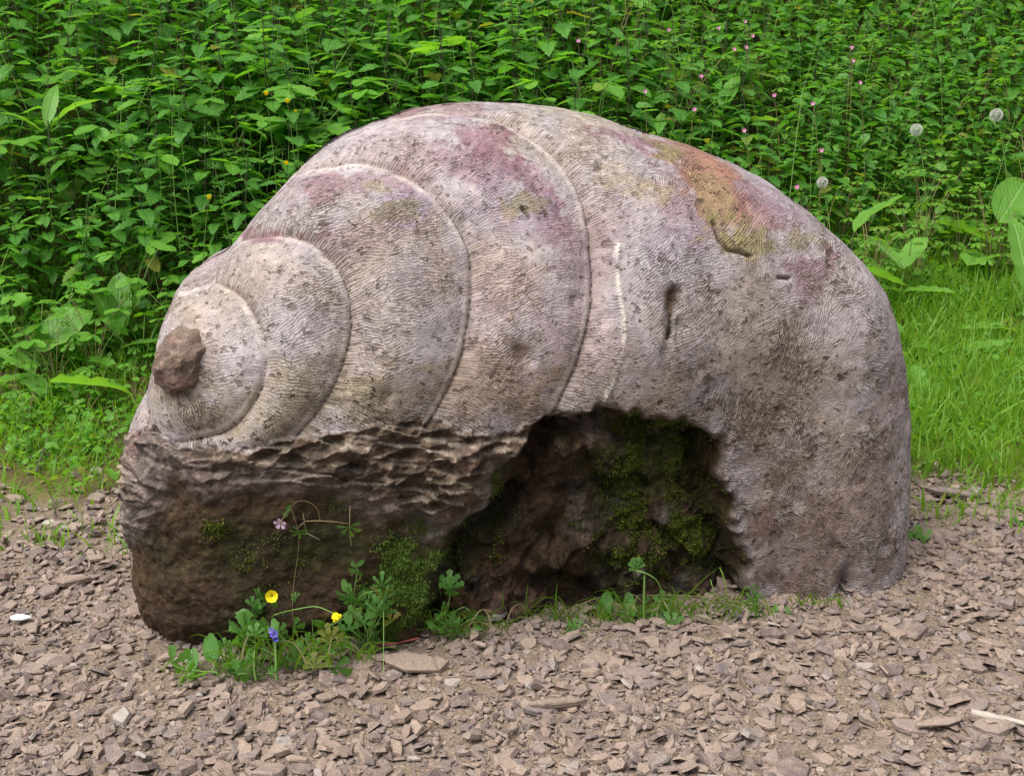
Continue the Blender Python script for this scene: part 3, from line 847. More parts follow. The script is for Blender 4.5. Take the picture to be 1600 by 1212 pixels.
def chip_shapes(n, k=6, seed=0):
    """n flat irregular chips: a k-gon foot, a smaller uneven top."""
    r = np.random.default_rng(seed)
    a = (np.arange(k)[None] + r.uniform(-.33, .33, (n, k))) / k * 2 * np.pi
    el = r.uniform(0.32, 0.95, n)[:, None]
    q = r.uniform(0.75, 1.1, (n, k))
    x, y = np.cos(a) * q * 0.5, np.sin(a) * q * el * 0.5
    th = r.uniform(0.06, 0.20, n)[:, None]
    tilt = r.uniform(-.16, .16, (n, 2))
    s = r.uniform(0.72, 0.93, (n, k))
    zt = th * (1 + tilt[:, :1] * x * 3 + tilt[:, 1:] * y * 3) + r.uniform(-.02, .02, (n, k))
    bot = np.stack([x, y, -th * 0.5 + 0 * x], -1)
    top = np.stack([x * s, y * s, zt * 0.6], -1)
    F = []
    for i in range(k):
        j = (i + 1) % k
        F += [(i, j, k + j), (i, k + j, k + i)]
    for i in range(1, k - 1): F.append((k, k + i, k + i + 1))
    return np.concatenate([bot, top], 1), np.array(F)

def in_stone(x, y, m=0.03, deep=0.0):
    return (x > xl - m) & (x < xr + 0.02 + m) & (y > front_y(x, np.full_like(x, 0.03)) + 0.03 - m + deep) & (y < 4.0)

def gravel_points(n, seed, ylo=1.55, deep=0.0):
    r = np.random.default_rng(seed)
    y = ylo + (4.55 - ylo) * r.random(n * 3) ** 1.25
    x = r.uniform(-1, 1, n * 3) * (0.44 * y + 1.0)
    e = y - edge_y(x) + 0.22 * pnoise(np.stack([x, y, 0 * x], 1) * 2.5, 221)
    pk = np.where(x < -0.6, 0.12 * sstep(0.6, 0.2, e) + 0.88 * sstep(0.15, -0.3, e), sstep(0.22, -0.12, e)) * (0.55 + 0.45 * sstep(-0.35, 0.1, pnoise(np.stack([x, y, 0 * x], 1) * 2.1, 223)))
    # the path is bare and dusty in places
    ok = (r.random(n * 3) < pk) & ~in_stone(x, y, 0.03, deep)
    i = np.flatnonzero(ok)[:n]
    return x[i], y[i], e[i]

gx, gy, ge = gravel_points(60000, 31, 1.55, 0.13)
ng = len(gx)
gs = np.clip(np.exp(rng.normal(math.log(0.0175), 0.62, ng)), 0.006, 0.062)
gzr = gs * rng.uniform(-0.10, 0.30, ng)
CV, CF = chip_shapes(ng, 5, 33)
tl = rng.normal(0, 0.34, (2, ng))
rot = rotm(tl[0], tl[1], rng.uniform(0, 2 * np.pi, ng))
gp = np.stack([gx, gy, ground_z(gx, gy) + gzr], 1)
tag(add('gravel', scatter(CV, CF, gp, rot, gs, 'gravel', MAT_SLATE)), 'loose pinkish brown slate gravel covering the path round the boulder', kind='stuff')

# three hundred larger chips, each a thing of its own
def chip_mesh(seed, k=7):
    V1, F1 = chip_shapes(1, k, seed)
    r = np.random.default_rng(seed + 1000)
    V1 = V1[0]
    bot, top = V1[:k], V1[k:]
    mid = (bot * 0.25 + top * 0.75); mid[:, :2] = bot[:, :2] * r.uniform(0.97, 1.06, (k, 1)); mid[:, 2] = top[:, 2] * 0.55
    Vn = np.concatenate([bot, mid, top * [1, 1, 1], [top.mean(0) + [0, 0, r.uniform(-.012, .03)]]])
    F = []
    for i in range(k):
        j = (i + 1) % k
        F += [(i, j, k + j), (i, k + j, k + i), (k + i, k + j, 2 * k + j), (k + i, 2 * k + j, 2 * k + i), (2 * k + i, 2 * k + j, 3 * k)]
    F += [tuple(reversed(range(k)))]
    return mesh_from('slate_chip', Vn, F, MAT_SLATE, False)
CHIPS = [chip_mesh(400 + i, 6 + i % 3) for i in range(16)]
bx_, by_, be_ = gravel_points(1400, 57, 1.7)
cell = {}
picked = []
for x, y in zip(bx_, by_):
    if abs(x) > 0.43 * y + 0.1: continue
    kx = (int(x / 0.11), int(y / 0.11))
    if kx in cell: continue
    cell[kx] = 1; picked.append((x, y))
    if len(picked) >= 290: break
pz = ground_z(np.array([p[0] for p in picked]), np.array([p[1] for p in picked]))
for i, (x, y) in enumerate(picked):
    s = rnd.choice([0.04, 0.045, 0.05, 0.055, 0.06, 0.07, 0.085]) * rnd.uniform(0.85, 1.1)
    o = add('slate_chip', CHIPS[i % 16])
    o.location = (x, y, pz[i] + 0.004 + 0.006 * rnd.random())
    o.rotation_euler = (rnd.gauss(0, 0.14), rnd.gauss(0, 0.14), rnd.uniform(0, 6.28))
    o.scale = (s, s, s * rnd.uniform(0.8, 1.2))
    tag(o, 'flat angular pinkish brown slate chip lying loose on the gravel path', 'stone', 'larger slate chips on the gravel path')

def on_ground(u, v):
    d = ray(u, v)
    t = np.linspace(1.0, 12.0, 1600)
    P = np.array([0, 0, CAM_Z]) + d * (t / d[1])[:, None]
    below = P[:, 2] < ground_z(P[:, 0], P[:, 1])
    return P[np.argmax(below)]
def single_stone(name, u, v, size, rot, label, colvar, mat=None, k=7, seed=1):
    me = chip_mesh(seed, k)
    if mat: me.materials.clear(); me.materials.append(mat)
    a = me.attributes.new('var', 'FLOAT', 'POINT'); a.data.foreach_set('value', np.full(len(me.vertices), colvar, np.float32))
    o = add(name, me)
    p = on_ground(u, v)
    o.location = (p[0], p[1], p[2] + 0.022); o.rotation_euler = rot; o.scale = size
    tag(o, label, 'stone')
def pale_material():
    t = NT('pale_limestone')
    n = t.noise(t.n('TexCoord').outputs['Object'], 6.0, 4.0, 0.6)
    return t.out(t.n('BsdfPrincipled', {'Base Color': t.mix(n, (0.50, 0.50, 0.49), (0.66, 0.66, 0.65)), 'Roughness': 0.75}).outputs[0])
single_stone('pale_stone', 33, 976, (0.062, 0.035, 0.05), (0, 0, -0.1), 'flat whitish stone lying on the gravel west of the boulder foot'.replace('west of the boulder foot', 'path far from the others, the palest one'), 0.5, pale_material(), 8, 21)
single_stone('slate_slab', 1494, 781, (0.20, 0.055, 0.09), (0.25, 0.05, -0.28), 'long dark slate slab lying at the edge of the grass beside the boulder', 0.94, None, 6, 5)
single_stone('slate_slab', 110, 918, (0.13, 0.05, 0.08), (0.1, 0.0, 0.2), 'long purplish slate slab on the gravel near the whitish stone', 0.02, None, 6, 6)
single_stone('flat_stone', 640, 1045, (0.17, 0.09, 0.05), (0.05, 0.05, -0.12), 'broad dusty flat stone in the gravel below the trailing buttercup', 0.5, None, 7, 9)
single_stone('flat_stone', 866, 1112, (0.145, 0.06, 0.10), (0.1, 0.0, 0.18), 'long pinkish flat stone bedded in the gravel straight below the hollow', 0.86, None, 7, 12)
single_stone('flat_stone', 768, 973, (0.085, 0.05, 0.09), (0.1, -0.1, 0.1), 'wedge shaped slate resting on the grass roots under the hollow', 0.72, None, 6, 14)
single_stone('flat_stone', 1465, 1140, (0.12, 0.09, 0.06), (0.0, 0.05, 0.3), 'wide rounded slate embedded in the gravel near the whitened stick', 0.86, None, 8, 16)

# dry litter: bits of straw and dead leaf on the path
lx_, ly_, le_ = gravel_points(520, 91, 1.6)
nl = len(lx_)
LV = np.array([(-.5, -.03, 0), (.5, -.04, 0.03), (.5, .03, 0.03), (-.5, .04, 0), (0, -.05, .06), (0, .05, .06)]); LF = np.array([(0, 4, 5, 3), (4, 1, 2, 5)])
t = NT('dry_litter'); v_ = t.n('Attribute', attribute_name='var').outputs['Fac']
M_LITTER = t.out(t.n('BsdfPrincipled', {'Base Color': t.ramp(v_, [(0, (.055, .033, .018)), (.7, (.15, .10, .05)), (1, (.28, .22, .12))]), 'Roughness': .85}).outputs[0])
tag(add('dry_litter', scatter(LV, LF, np.stack([lx_, ly_, ground_z(lx_, ly_) + .012], 1), rotm(rng.normal(0, .3, nl), rng.normal(0, .2, nl), rng.uniform(0, 6.28, nl)), np.stack([rng.uniform(.015, .05, nl), rng.uniform(.015, .10, nl) ** 1.2, np.full(nl, .03)], 1), 'dry_litter', M_LITTER)), 'scraps of dry straw and dead leaf on the gravel path', kind='stuff')
# ------------------------------------------------------------------ leaves, stems, flowers
def leaf_material(name, c1, c2, vein, rough=0.45, veins=9.0, bumpy=0.0015, spot=None, trans=0.48):
    t = NT(name)
    var = t.n('Attribute', attribute_name='var').outputs['Fac']
    oi = t.n('ObjectInfo').outputs['Random']
    v = t.math('FRACT', t.math('ADD', var, oi))
    uv = t.n('SeparateXYZ', {0: t.n('UVMap', uv_map='UVMap').outputs[0]})
    au = t.math('ABSOLUTE', t.math('SUBTRACT', t.math('MULTIPLY', uv.outputs[0], 2.0), 1.0))
    side = t.math('FRACT', t.math('MULTIPLY', t.math('SUBTRACT', uv.outputs[1], t.math('MULTIPLY', au, 0.28)), veins))
    sv = t.n('MapRange', {0: t.math('ABSOLUTE', t.math('SUBTRACT', side, 0.5)), 1: 0.0, 2: 0.16, 3: 1.0, 4: 0.0}).outputs[0]
    mid = t.n('MapRange', {0: au, 1: 0.03, 2: 0.10, 3: 1.0, 4: 0.0}).outputs[0]
    vv = t.math('MAXIMUM', t.math('MULTIPLY', sv, 0.45), mid)
    o = t.n('NewGeometry').outputs['Position']
    nz = t.noise(o, 26.0, 3.0, 0.6)
    c = t.mix(t.math('MULTIPLY', t.math('ADD', v, nz), 0.55, clamp=True), c1, c2)
    if spot: c = t.mix(t.n('MapRange', {0: t.noise(o, 14.0, 4.0, 0.6), 1: 0.62, 2: 0.72, 3: 0.0, 4: 0.8}).outputs[0], c, spot)
    # a few leaves yellow with age
    old = t.n('MapRange', {0: t.math('FRACT', t.math('MULTIPLY', v, 37.3)), 1: 0.965, 2: 0.99, 3: 0.0, 4: 0.7}).outputs[0]
    c = t.mix(old, c, (0.26, 0.20, 0.03))
    c = t.mix(t.math('MULTIPLY', vv, 0.5), c, vein)
    h = t.math('MULTIPLY', t.math('ADD', vv, t.math('MULTIPLY', nz, 0.6)), -bumpy)
    bump = t.n('Bump', {'Height': h, 'Strength': 1.0, 'Distance': 1.0}).outputs[0]
    p = t.n('BsdfPrincipled', {'Base Color': c, 'Roughness': rough, 'Specular IOR Level': 0.4, 'Normal': bump}).outputs[0]
    tc = t.mix(1.0, c, (1.6, 1.5, 0.6), 'MULTIPLY')
    tr = t.n('BsdfTranslucent', {'Color': tc}).outputs[0]
    return t.out(t.n('MixShader', {0: trans, 1: p, 2: tr}).outputs[0])
def flat_material(name, c1, c2, rough=0.6, scale=30.0, trans=0.0):
    t = NT(name)
    n = t.noise(t.n('TexCoord').outputs['Object'], scale, 3.0, 0.6)
    c = t.mix(n, c1, c2)
    p = t.n('BsdfPrincipled', {'Base Color': c, 'Roughness': rough}).outputs[0]
    if trans: p = t.n('MixShader', {0: trans, 1: p, 2: t.n('BsdfTranslucent', {'Color': c}).outputs[0]}).outputs[0]
    return t.out(p)
M_NET = leaf_material('nettle_leaf', (0.050, 0.185, 0.025), (0.125, 0.325, 0.042), (0.095, 0.25, 0.05), 0.45, 8, 0.003)
M_HERB = leaf_material('herb_leaf', (0.078, 0.245, 0.020), (0.160, 0.360, 0.034), (0.16, 0.36, 0.07), 0.45, 6, 0.002)
M_LIME = leaf_material('pale_leaf', (0.095, 0.250, 0.022), (0.175, 0.360, 0.036), (0.2, 0.42, 0.08), 0.45, 6, 0.0015)
M_DOCK = leaf_material('dock_leaf', (0.110, 0.285, 0.034), (0.175, 0.375, 0.055), (0.30, 0.48, 0.14), 0.4, 11, 0.003)
M_GRASS = leaf_material('grass_blade', (0.085, 0.225, 0.016), (0.215, 0.370, 0.030), (0.16, 0.33, 0.05), 0.5, 1, 0.0)
M_CLEAV = leaf_material('goosegrass_leaf', (0.075, 0.230, 0.022), (0.125, 0.310, 0.038), (0.15, 0.36, 0.06), 0.5, 1, 0.0)
M_FRONT = leaf_material('front_leaf', (0.062, 0.195, 0.030), (0.135, 0.310, 0.055), (0.22, 0.38, 0.12), 0.45, 7, 0.002, spot=(0.24, 0.24, 0.13))  # blotched green of the weeds at the boulder's foot
M_STEMD = flat_material('dark_stem', (0.045, 0.040, 0.020), (0.070, 0.085, 0.030))
M_STEMG = flat_material('green_stem', (0.10, 0.21, 0.035), (0.17, 0.29, 0.06))
M_STEMR = flat_material('red_stem', (0.17, 0.09, 0.05), (0.24, 0.20, 0.09))
M_STRAW = flat_material('straw', (0.34, 0.28, 0.13), (0.46, 0.40, 0.22))
M_YEL = flat_material('buttercup_petal', (0.84, 0.68, 0.012), (0.88, 0.74, 0.03), 0.25, 20, 0.25)
M_PINK = flat_material('campion_petal', (0.62, 0.20, 0.40), (0.72, 0.32, 0.52), 0.5, 20, 0.25)
M_LILAC = flat_material('cranesbill_petal', (0.62, 0.42, 0.60), (0.74, 0.58, 0.72), 0.5, 20, 0.25)
M_BLUE = flat_material('blue_petal', (0.10, 0.075, 0.50), (0.19, 0.14, 0.66), 0.5, 20, 0.2)
M_FLUFF = flat_material('dandelion_fluff', (0.60, 0.59, 0.54), (0.72, 0.71, 0.66), 0.8, 20, 0.3)
M_TWIG = flat_material('twig_bark', (0.035, 0.024, 0.018), (0.085, 0.06, 0.045), 0.9)
M_BLEACH = flat_material('bleached_wood', (0.24, 0.20, 0.16), (0.42, 0.37, 0.32), 0.8, 60)

def half_width(t, kind):
    if kind == 'heart': w = np.clip(t, 0, 1) ** 0.42 * (1 - t) ** 0.85 * 1.72
    elif kind == 'lance': w = np.sin(np.pi * np.clip(t, 0, 1) ** 0.85) ** 0.9
    elif kind == 'oval': w = np.sqrt(np.clip(4 * t * (1 - t), 0, 1)) ** 1.1
    elif kind == 'wedge': w = np.clip(t, 0, 1) ** 0.9 * np.clip((1 - t) * 4.5, 0, 1) ** 0.6 * 1.15
    else: w = np.sin(np.pi * t)
    return np.clip(w, 0.0, 1.2)

def leaf_arrays(L, Wd, rows=11, kind='heart', serr=0.12, fold=0.25, droop=0.25, wave=0.0, base=0.0, seed=0):
    """A leaf blade from the origin along +Y; 3 verts a row, triangles and quads as quads."""
    r = np.random.default_rng(seed)
    t = np.linspace(0, 1, rows + 1)
    w = half_width(t, kind) * Wd * 0.5
    z0 = -droop * L * t ** 2 + 0.02 * L * np.sin(t * 7 + seed)
    V, U = [], []
    for i, tt in enumerate(t):
        ww = w[i] * (1 + (serr if i % 2 else -serr))
        sw = serr * 0.35 * L / rows * (1 if i % 2 else -1)
        wz = wave * Wd * np.sin(i * 1.9 + seed)
        for s in (-1, 0, 1):
            V.append((s * ww, base + tt * L + (sw if s else 0), z0[i] + (fold * ww if s else 0) + (wz * s if s else 0)))
            U.append((0.5 + 0.5 * s, tt))
    F = []
    for i in range(rows):
        a = 3 * i
        F += [(a, a + 1, a + 4, a + 3), (a + 1, a + 2, a + 5, a + 4)]
    return np.array(V), np.array(F), np.array(U)

def merge(parts):
    V, F, U, n = [], [], [], 0
    for v, f, u in parts:
        V.append(v); F += [tuple(int(i) + n for i in q) for q in f]; U.append(u); n += len(v)
    return np.concatenate(V), F, np.concatenate(U)

def xf(v, loc=(0, 0, 0), rot=(0, 0, 0), sc=1.0):
    M = np.array(TRS(loc, rot, sc))
    return v @ M[:3, :3].T + M[:3, 3]

def tube(pts, radii, sides=5):
    pts = np.asarray(pts, float)
    radii = np.broadcast_to(np.asarray(radii, float), (len(pts),))
    V, F, U = [], [], []
    tan = np.gradient(pts, axis=0)
    for i, p in enumerate(pts):
        d = tan[i] / max(np.linalg.norm(tan[i]), 1e-9)
        a = np.cross(d, [0.31, 0.95, 0.1] if abs(d[2]) > 0.6 else [0, 0, 1.0]); a /= np.linalg.norm(a)
        b = np.cross(d, a)
        for k in range(sides):
            q = 2 * np.pi * k / sides
            V.append(p + radii[i] * (a * math.cos(q) + b * math.sin(q))); U.append((0.1, i / len(pts)))
    for i in range(len(pts) - 1):
        for k in range(sides):
            j = (k + 1) % sides
            F.append((i * sides + k, i * sides + j, (i + 1) * sides + j, (i + 1) * sides + k))
    return np.array(V), F, np.array(U)

def bez(p0, p1, p2, n=8):
    t = np.linspace(0, 1, n)[:, None]
    p0, p1, p2 = map(lambda p: np.asarray(p, float), (p0, p1, p2))
    return (1 - t) ** 2 * p0 + 2 * t * (1 - t) * p1 + t ** 2 * p2

def leaf_me(name, mat, **k):
    V, F, U = leaf_arrays(**k)
    return mesh_from(name, V, F, mat, True, U)
def lobed_arrays(L, n=5, spread=2.1, kind='wedge', wid=0.42, serr=0.22, droop=0.3, fold=0.15, seed=0):
    """A palmate, toothed leaf: n lobes from one point."""
    r = np.random.default_rng(seed)
    ps = []
    for k in range(n):
        a = (k / (n - 1) - 0.5) * spread
        l = L * (1 - 0.16 * abs(a)) * r.uniform(0.92, 1.05)
        v, f, u = leaf_arrays(l, l * wid, 6, kind, serr, fold, droop, 0, 0, seed + k)
        v[:, 2] += 0.0012 * (k % 2) + 0.0005 * k
        ps.append((xf(v, rot=(0, 0, -a)), f, u))
    return merge(ps)
def lobed_me(name, mat, **k):
    V, F, U = lobed_arrays(**k)
    return mesh_from(name, V, F, mat, True, U)

NL = [leaf_me('nettle_leaf', M_NET, L=1, Wd=0.74, rows=13, kind='heart', serr=0.19, fold=0.22, droop=d, wave=0.02, base=0.22, seed=i) for i, d in enumerate((0.14, 0.25, 0.36))]

def nettle(seed, h, leaf_l, tiers):
    r = random.Random(seed)
    root = empty('nettle', (0, 0, 0))
    bend = (r.uniform(-.06, .06), r.uniform(-.06, .06))
    def at(t): return np.array([bend[0] * t * t, bend[1] * t * t, h * t])
    ps = [tube([at(t) for t in np.linspace(-0.05, 1, 8)], np.linspace(0.0042, 0.0016, 8), 5)]
    todo = []
    for k in range(tiers):
        f = (k + 0.5) / tiers
        t = 0.34 + 0.64 * f
        size = leaf_l * (0.80 + 0.5 * math.sin(math.pi * min(1, f * 0.9 + 0.15)) - 0.75 * f ** 3) * r.uniform(0.88, 1.1)
        for s in (0, 1):
            a = k * math.pi / 2 + s * math.pi + r.uniform(-.25, .25)
            pitch = 0.12 - 0.36 * (1 - f) + r.uniform(-.15, .15)
            p = at(t)
            q = p + 0.22 * size * np.array([-math.sin(a) * math.cos(pitch), math.cos(a) * math.cos(pitch), math.sin(pitch)])
            ps.append(tube([p, q], [0.0013, 0.0010], 4))
            todo.append((p, a, pitch, size))
    V, F, U = merge(ps)
    part('stem', mesh_from('nettle_stem', V, F, M_STEMD, True, U), root)
    for p, a, pitch, size in todo:
        part('leaf', r.choice(NL), root, TRS(p, (pitch, r.uniform(-.25, .25), a), size))
    return root

def spot(u, Y):
    """Ground point at photo column u and distance Y."""
    x = 0.0
    for _ in range(6):
        z = float(ground_z(x, Y)); f = Y * CP - (z - CAM_Z) * SP
        x = (u - 800) / FPX * f
    return np.array([x, Y, z])
def zat(u, v, Y): return at_depth(u, v, Y)[2]

class Kind:
    """Prototypes of one kind; the first placings move the prototypes themselves, later ones copy them."""
    def __init__(self, protos, label, cat, group):
        self.p, self.used, self.label, self.cat, self.group = protos, 0, label, cat, group
        for o in protos: tag(o, label, cat, group)
    def put(self, loc, rz, sc, tilt=(0, 0), label=None):
        k = self.used; self.used += 1
        p = self.p[k % len(self.p)]
        if k < len(self.p):
            p.location = loc; p.rotation_euler = (tilt[0], tilt[1], rz); p.scale = (sc, sc, sc)
            if label: p['label'] = label
            return p
        return copy_thing(p, loc, rz, sc, label, None, tilt)
    def finish(self):
        for p in self.p[self.used:]:
            for c in KIDS.get(p.name, ()): bpy.data.objects.remove(c)
            bpy.data.objects.remove(p)

# ---- nettles on the bank
def poisson(n, x0, x1, fy, r, seed, ok):
    q = random.Random(seed); cell = {}; out = []
    for _ in range(n):
        x = q.uniform(x0, x1); y = fy(x, q)
        if not ok(x, y): continue
        c = (int(x / r + 1000), int(y / r + 1000))
        if any((x - a) ** 2 + (y - b) ** 2 < r * r for i in (-1, 0, 1) for j in (-1, 0, 1) for (a, b) in cell.get((c[0] + i, c[1] + j), ())): continue
        cell.setdefault(c, []).append((x, y)); out.append((x, y))
    return out
def in_view(x, y, m=0.0): return abs(x) < 0.425 * y + m
net = Kind([nettle(100 + i, 0.74 + 0.035 * i, 0.104, 10) for i in range(6)], 'dark stemmed green stinging nettle with drooping toothed leaves in the nettle bank behind the boulder', 'nettle', 'stinging nettles on the bank')
def net_ok(x, y):
    d = y - float(bank_y(x))
    thin = 1.0 if x < 0.5 else 0.62
    return d > (0.12 if x < 0.3 else 0.3) and d < 3.4 and in_view(x, y, 1.5) and rnd.random() < thin
npts = poisson(13000, -5.4, 5.4, lambda x, q: float(bank_y(x)) + q.uniform(0.1, 3.4), 0.135, 11, net_ok)
npts.sort(key=lambda p: p[1] - 0.55 * float(bank_y(p[0])))
in_f = [p for p in npts if in_view(*p, -0.05)]
things_n = in_f[:285]; rest_n = [p for p in npts if p not in set(things_n)]
print('nettles', len(npts), len(things_n))
for i, (x, y) in enumerate(things_n):
    far = sstep(0.2, 1.8, x)
    d = y - float(bank_y(x))
    s = rnd.uniform(0.82, 1.12) * (1 - 0.24 * far) * (0.72 + 0.28 * sstep(0.0, 0.8, d))
    net.put((x, y, float(ground_z(x, y)) - 0.01), rnd.uniform(0, 6.28), s, (rnd.gauss(0, .06), rnd.gauss(0, .06)))
net.finish()
# nettles beyond those, joined: they read as one mass
def low_leaves(n_pos, name, mat, L, label, rows=5, serr=0.1, kind='heart', Wd=0.66):
    V, F, U = leaf_arrays(1.0, Wd, rows, kind, serr, 0.22, 0.3, 0.02, 0.05, 3)
    pos, rot, sc = n_pos
    return tag(add(name, scatter(V, F, pos, rot, sc * L, name, mat, True, U)), label, kind='stuff')
pos, rx, rz, sc = [], [], [], []
stems = []
for (x, y) in rest_n:
    g = float(ground_z(x, y)); h = rnd.uniform(0.62, 0.92)
    stems.append((x, y, g, h))
    for k in range(8):
        f = (k + .5) / 8
        for s in (0, 1):
            a = k * math.pi / 2 + s * math.pi + rnd.uniform(-.3, .3)
            pos.append((x - math.sin(a) * .02, y + math.cos(a) * .02, g + h * (0.35 + 0.63 * f))); rx.append(-0.35 * (1 - f) + rnd.uniform(-.15, .15)); rz.append(a)
            sc.append((1.1 - 0.75 * f ** 3) * rnd.uniform(.85, 1.1))
n = len(pos)
low_leaves((np.array(pos), rotm(np.array(rx), rng.normal(0, .2, n), np.array(rz)), np.array(sc)), 'nettle_bed', M_NET, 0.10, 'mass of dark green nettles farther up the bank', 7, 0.12)
ts = np.array([(x, y, g) for x, y, g, h in stems]); tv, tf, tu = tube([(0, 0, 0), (0, 0, 0.5), (0, 0, 1)], [0.004, 0.003, 0.002], 4)
tag(add('nettle_bed_stems', scatter(tv, np.array(tf), ts, rotm(rng.normal(0, .05, len(ts)), rng.normal(0, .05, len(ts)), rng.uniform(0, 6, len(ts))), np.array([(1, 1, h) for *_, h in stems]), 'nettle_bed_stems', M_STEMD, True, tu)), 'dark stems of the nettle mass farther up the bank', kind='stuff')

# ---- undergrowth: shaded leaves low between the stems, over the bank's foot and the grass
def bank_points(n, seed, d0, d1, x0=-5.2, x1=5.2):
    r = np.random.default_rng(seed)
    x = r.uniform(x0, x1, n * 3); y = bank_y(x) + d0 + (d1 - d0) * r.random(n * 3)
    ok = np.abs(x) < 0.425 * y + 1.7
    i = np.flatnonzero(ok)[:n]
    return x[i], y[i]
x, y = bank_points(28000, 71, -0.1, 3.3)
z = ground_z(x, y) + rng.random(len(x)) ** 1.3 * 0.50 * sstep(-0.1, 0.5, y - bank_y(x)) + 0.02
low_leaves((np.stack([x, y, z], 1), rotm(rng.normal(-0.15, .4, len(x)), rng.normal(0, .35, len(x)), rng.uniform(0, 6.28, len(x))), rng.uniform(.5, 1.15, len(x))), 'undergrowth', M_NET, 0.085, 'dense low leaves filling the ground between the nettles', 5, 0.10)
x, y = bank_points(11000, 72, -0.55, 2.4, -0.3, 5.2)
z = ground_z(x, y) + rng.random(len(x)) ** 1.3 * 0.40 * sstep(-0.5, 0.5, y - bank_y(x)) + 0.02
low_leaves((np.stack([x, y, z], 1), rotm(rng.normal(0.0, .45, len(x)), rng.normal(0, .4, len(x)), rng.uniform(0, 6.28, len(x))), rng.uniform(.5, 1.2, len(x))), 'leafy_undergrowth', M_LIME, 0.058, 'mass of small bright leaves over the bank beyond the rust stained shoulder', 4, 0.10, 'oval', 0.6)

# ---- grass
def grass(n, seed, pts, lmin, lmax, name, label, lean=0.5):
    r = np.random.default_rng(seed)
    x, y = pts; n = len(x)
    t = np.array([0, 0.45, 0.8, 1.0]); w = np.array([1, 0.85, 0.5, 0.02])
    L = r.uniform(lmin, lmax, n) * r.uniform(0.6, 1.15, n); wd = r.uniform(0.0014, 0.0034, n) + 0.003 * (r.random(n) < 0.15)
    be = r.uniform(0.15, 1.0, n) * lean
    V = np.zeros((n, 8, 3))
    for i in range(4):
        yy = be * L * t[i] ** 1.8; zz = L * t[i] * (1 - 0.45 * be * t[i])
        for j, s in enumerate((-1, 1)):
            V[:, 2 * i + j, 0] = s * wd * w[i]; V[:, 2 * i + j, 1] = yy; V[:, 2 * i + j, 2] = zz
    F = np.array([(2 * i, 2 * i + 1, 2 * i + 3, 2 * i + 2) for i in range(3)])
    U = np.array([(0.5 + 0.3 * s, t[i]) for i in range(4) for s in (-1, 1)])
    pos = np.stack([x, y, ground_z(x, y) - 0.005], 1)
    rot = rotm(r.normal(0, .3, n), r.normal(0, .3, n), r.uniform(0, 6.28, n))
    return tag(add(name, scatter(V, F, pos, rot, np.ones(n), name, M_GRASS, True, U)), label, kind='stuff')
def grass_points(n, seed, x0, x1, ya, yb, lo=0.0):
    r = np.random.default_rng(seed)
    x = r.uniform(x0, x1, n * 3); y = r.uniform(ya, yb, n * 3)
    p = np.stack([x, y, 0 * x], 1)
    e = y - edge_y(x) + 0.3 * pnoise(p * 2.2, 211)
    k = np.where(x < -0.5, sstep(lo - 0.25, lo + 0.75, e) ** 1.4, sstep(lo, lo + 0.55, e)) * (0.35 + 0.65 * sstep(-0.25, 0.2, pnoise(p * 3.1, 233))) * sstep(0.9 + 0.7 * sstep(1.3, 1.9, x), 0.1 + 0.4 * sstep(1.3, 1.9, x), y - bank_y(x))
    ok = (r.random(n * 3) < k) & (np.abs(x) < 0.425 * y + 1.6) & ~in_stone(x, y)
    i = np.flatnonzero(ok)[:n]
    return x[i], y[i]
grass(0, 81, grass_points(40000, 82, 0.6, 4.6, 3.7, 7.2, -0.05), 0.09, 0.24, 'grass', 'long bright green grass growing between the gravel and the bank', 0.6)
grass(0, 83, grass_points(17000, 84, -4.4, 0.4, 3.6, 5.4, 0.12), 0.05, 0.17, 'short_grass', 'short patchy grass at the foot of the nettle bank', 0.75)
# clover-like leaves in the grass
def cover(n, seed, x0, x1, lo, label, size):
    x, y = grass_points(n, seed, x0, x1, 3.6, 6.4, lo)
    z = ground_z(x, y) + rng.random(len(x)) ** 1.4 * 0.09 + 0.008
    low_leaves((np.stack([x, y, z], 1), rotm(rng.normal(0.1, .4, len(x)), rng.normal(0, .4, len(x)), rng.uniform(0, 6.28, len(x))), rng.uniform(.5, 1.2, len(x))), 'ground_cover', M_HERB, size, label, 3, 0.05, 'oval', 0.75)
cover(16000, 85, -4.4, 0.3, 0.15, 'small round weed leaves creeping through the short grass', 0.034)
cover(6500, 86, 0.6, 4.6, 0.1, 'small weed leaves among the longer bright grass', 0.036)

# ---- bright three-leaved herbs at the foot of the nettles
HL = [leaf_me('herb_leaf', M_HERB, L=1, Wd=0.62, rows=9, kind='oval', serr=0.10, fold=0.18, droop=d, base=0.03, seed=i) for i, d in enumerate((0.12, 0.28))]
def trifoliate(seed, h, shoots, leaf_l):
    r = random.Random(seed); root = empty('trifoliate_herb', (0, 0, 0)); ps = []; todo = []
    for k in range(shoots):
        a = k / shoots * 6.28 + r.uniform(-.5, .5); d = r.uniform(.04, .16); hh = h * r.uniform(.55, 1.1)
        tip_ = np.array([math.cos(a) * d, math.sin(a) * d, hh])
        ps.append(tube(bez((0, 0, -.02), (tip_[0] * .2, tip_[1] * .2, hh * .7), tip_, 5), 0.0014, 4))
        for q in (-1.15, 0, 1.15):
            todo.append((tip_, a - math.pi / 2 + q + r.uniform(-.15, .15), r.uniform(-.25, .25), leaf_l * (1.1 if q == 0 else 0.92) * r.uniform(.85, 1.1)))
    V, F, U = merge(ps)
    part('stem', mesh_from('herb_stem', V, F, M_STEMG, True, U), root)
    for p, a, pt, s in todo: part('leaf', r.choice(HL), root, TRS(p, (pt, r.uniform(-.2, .2), a), s))
    return root
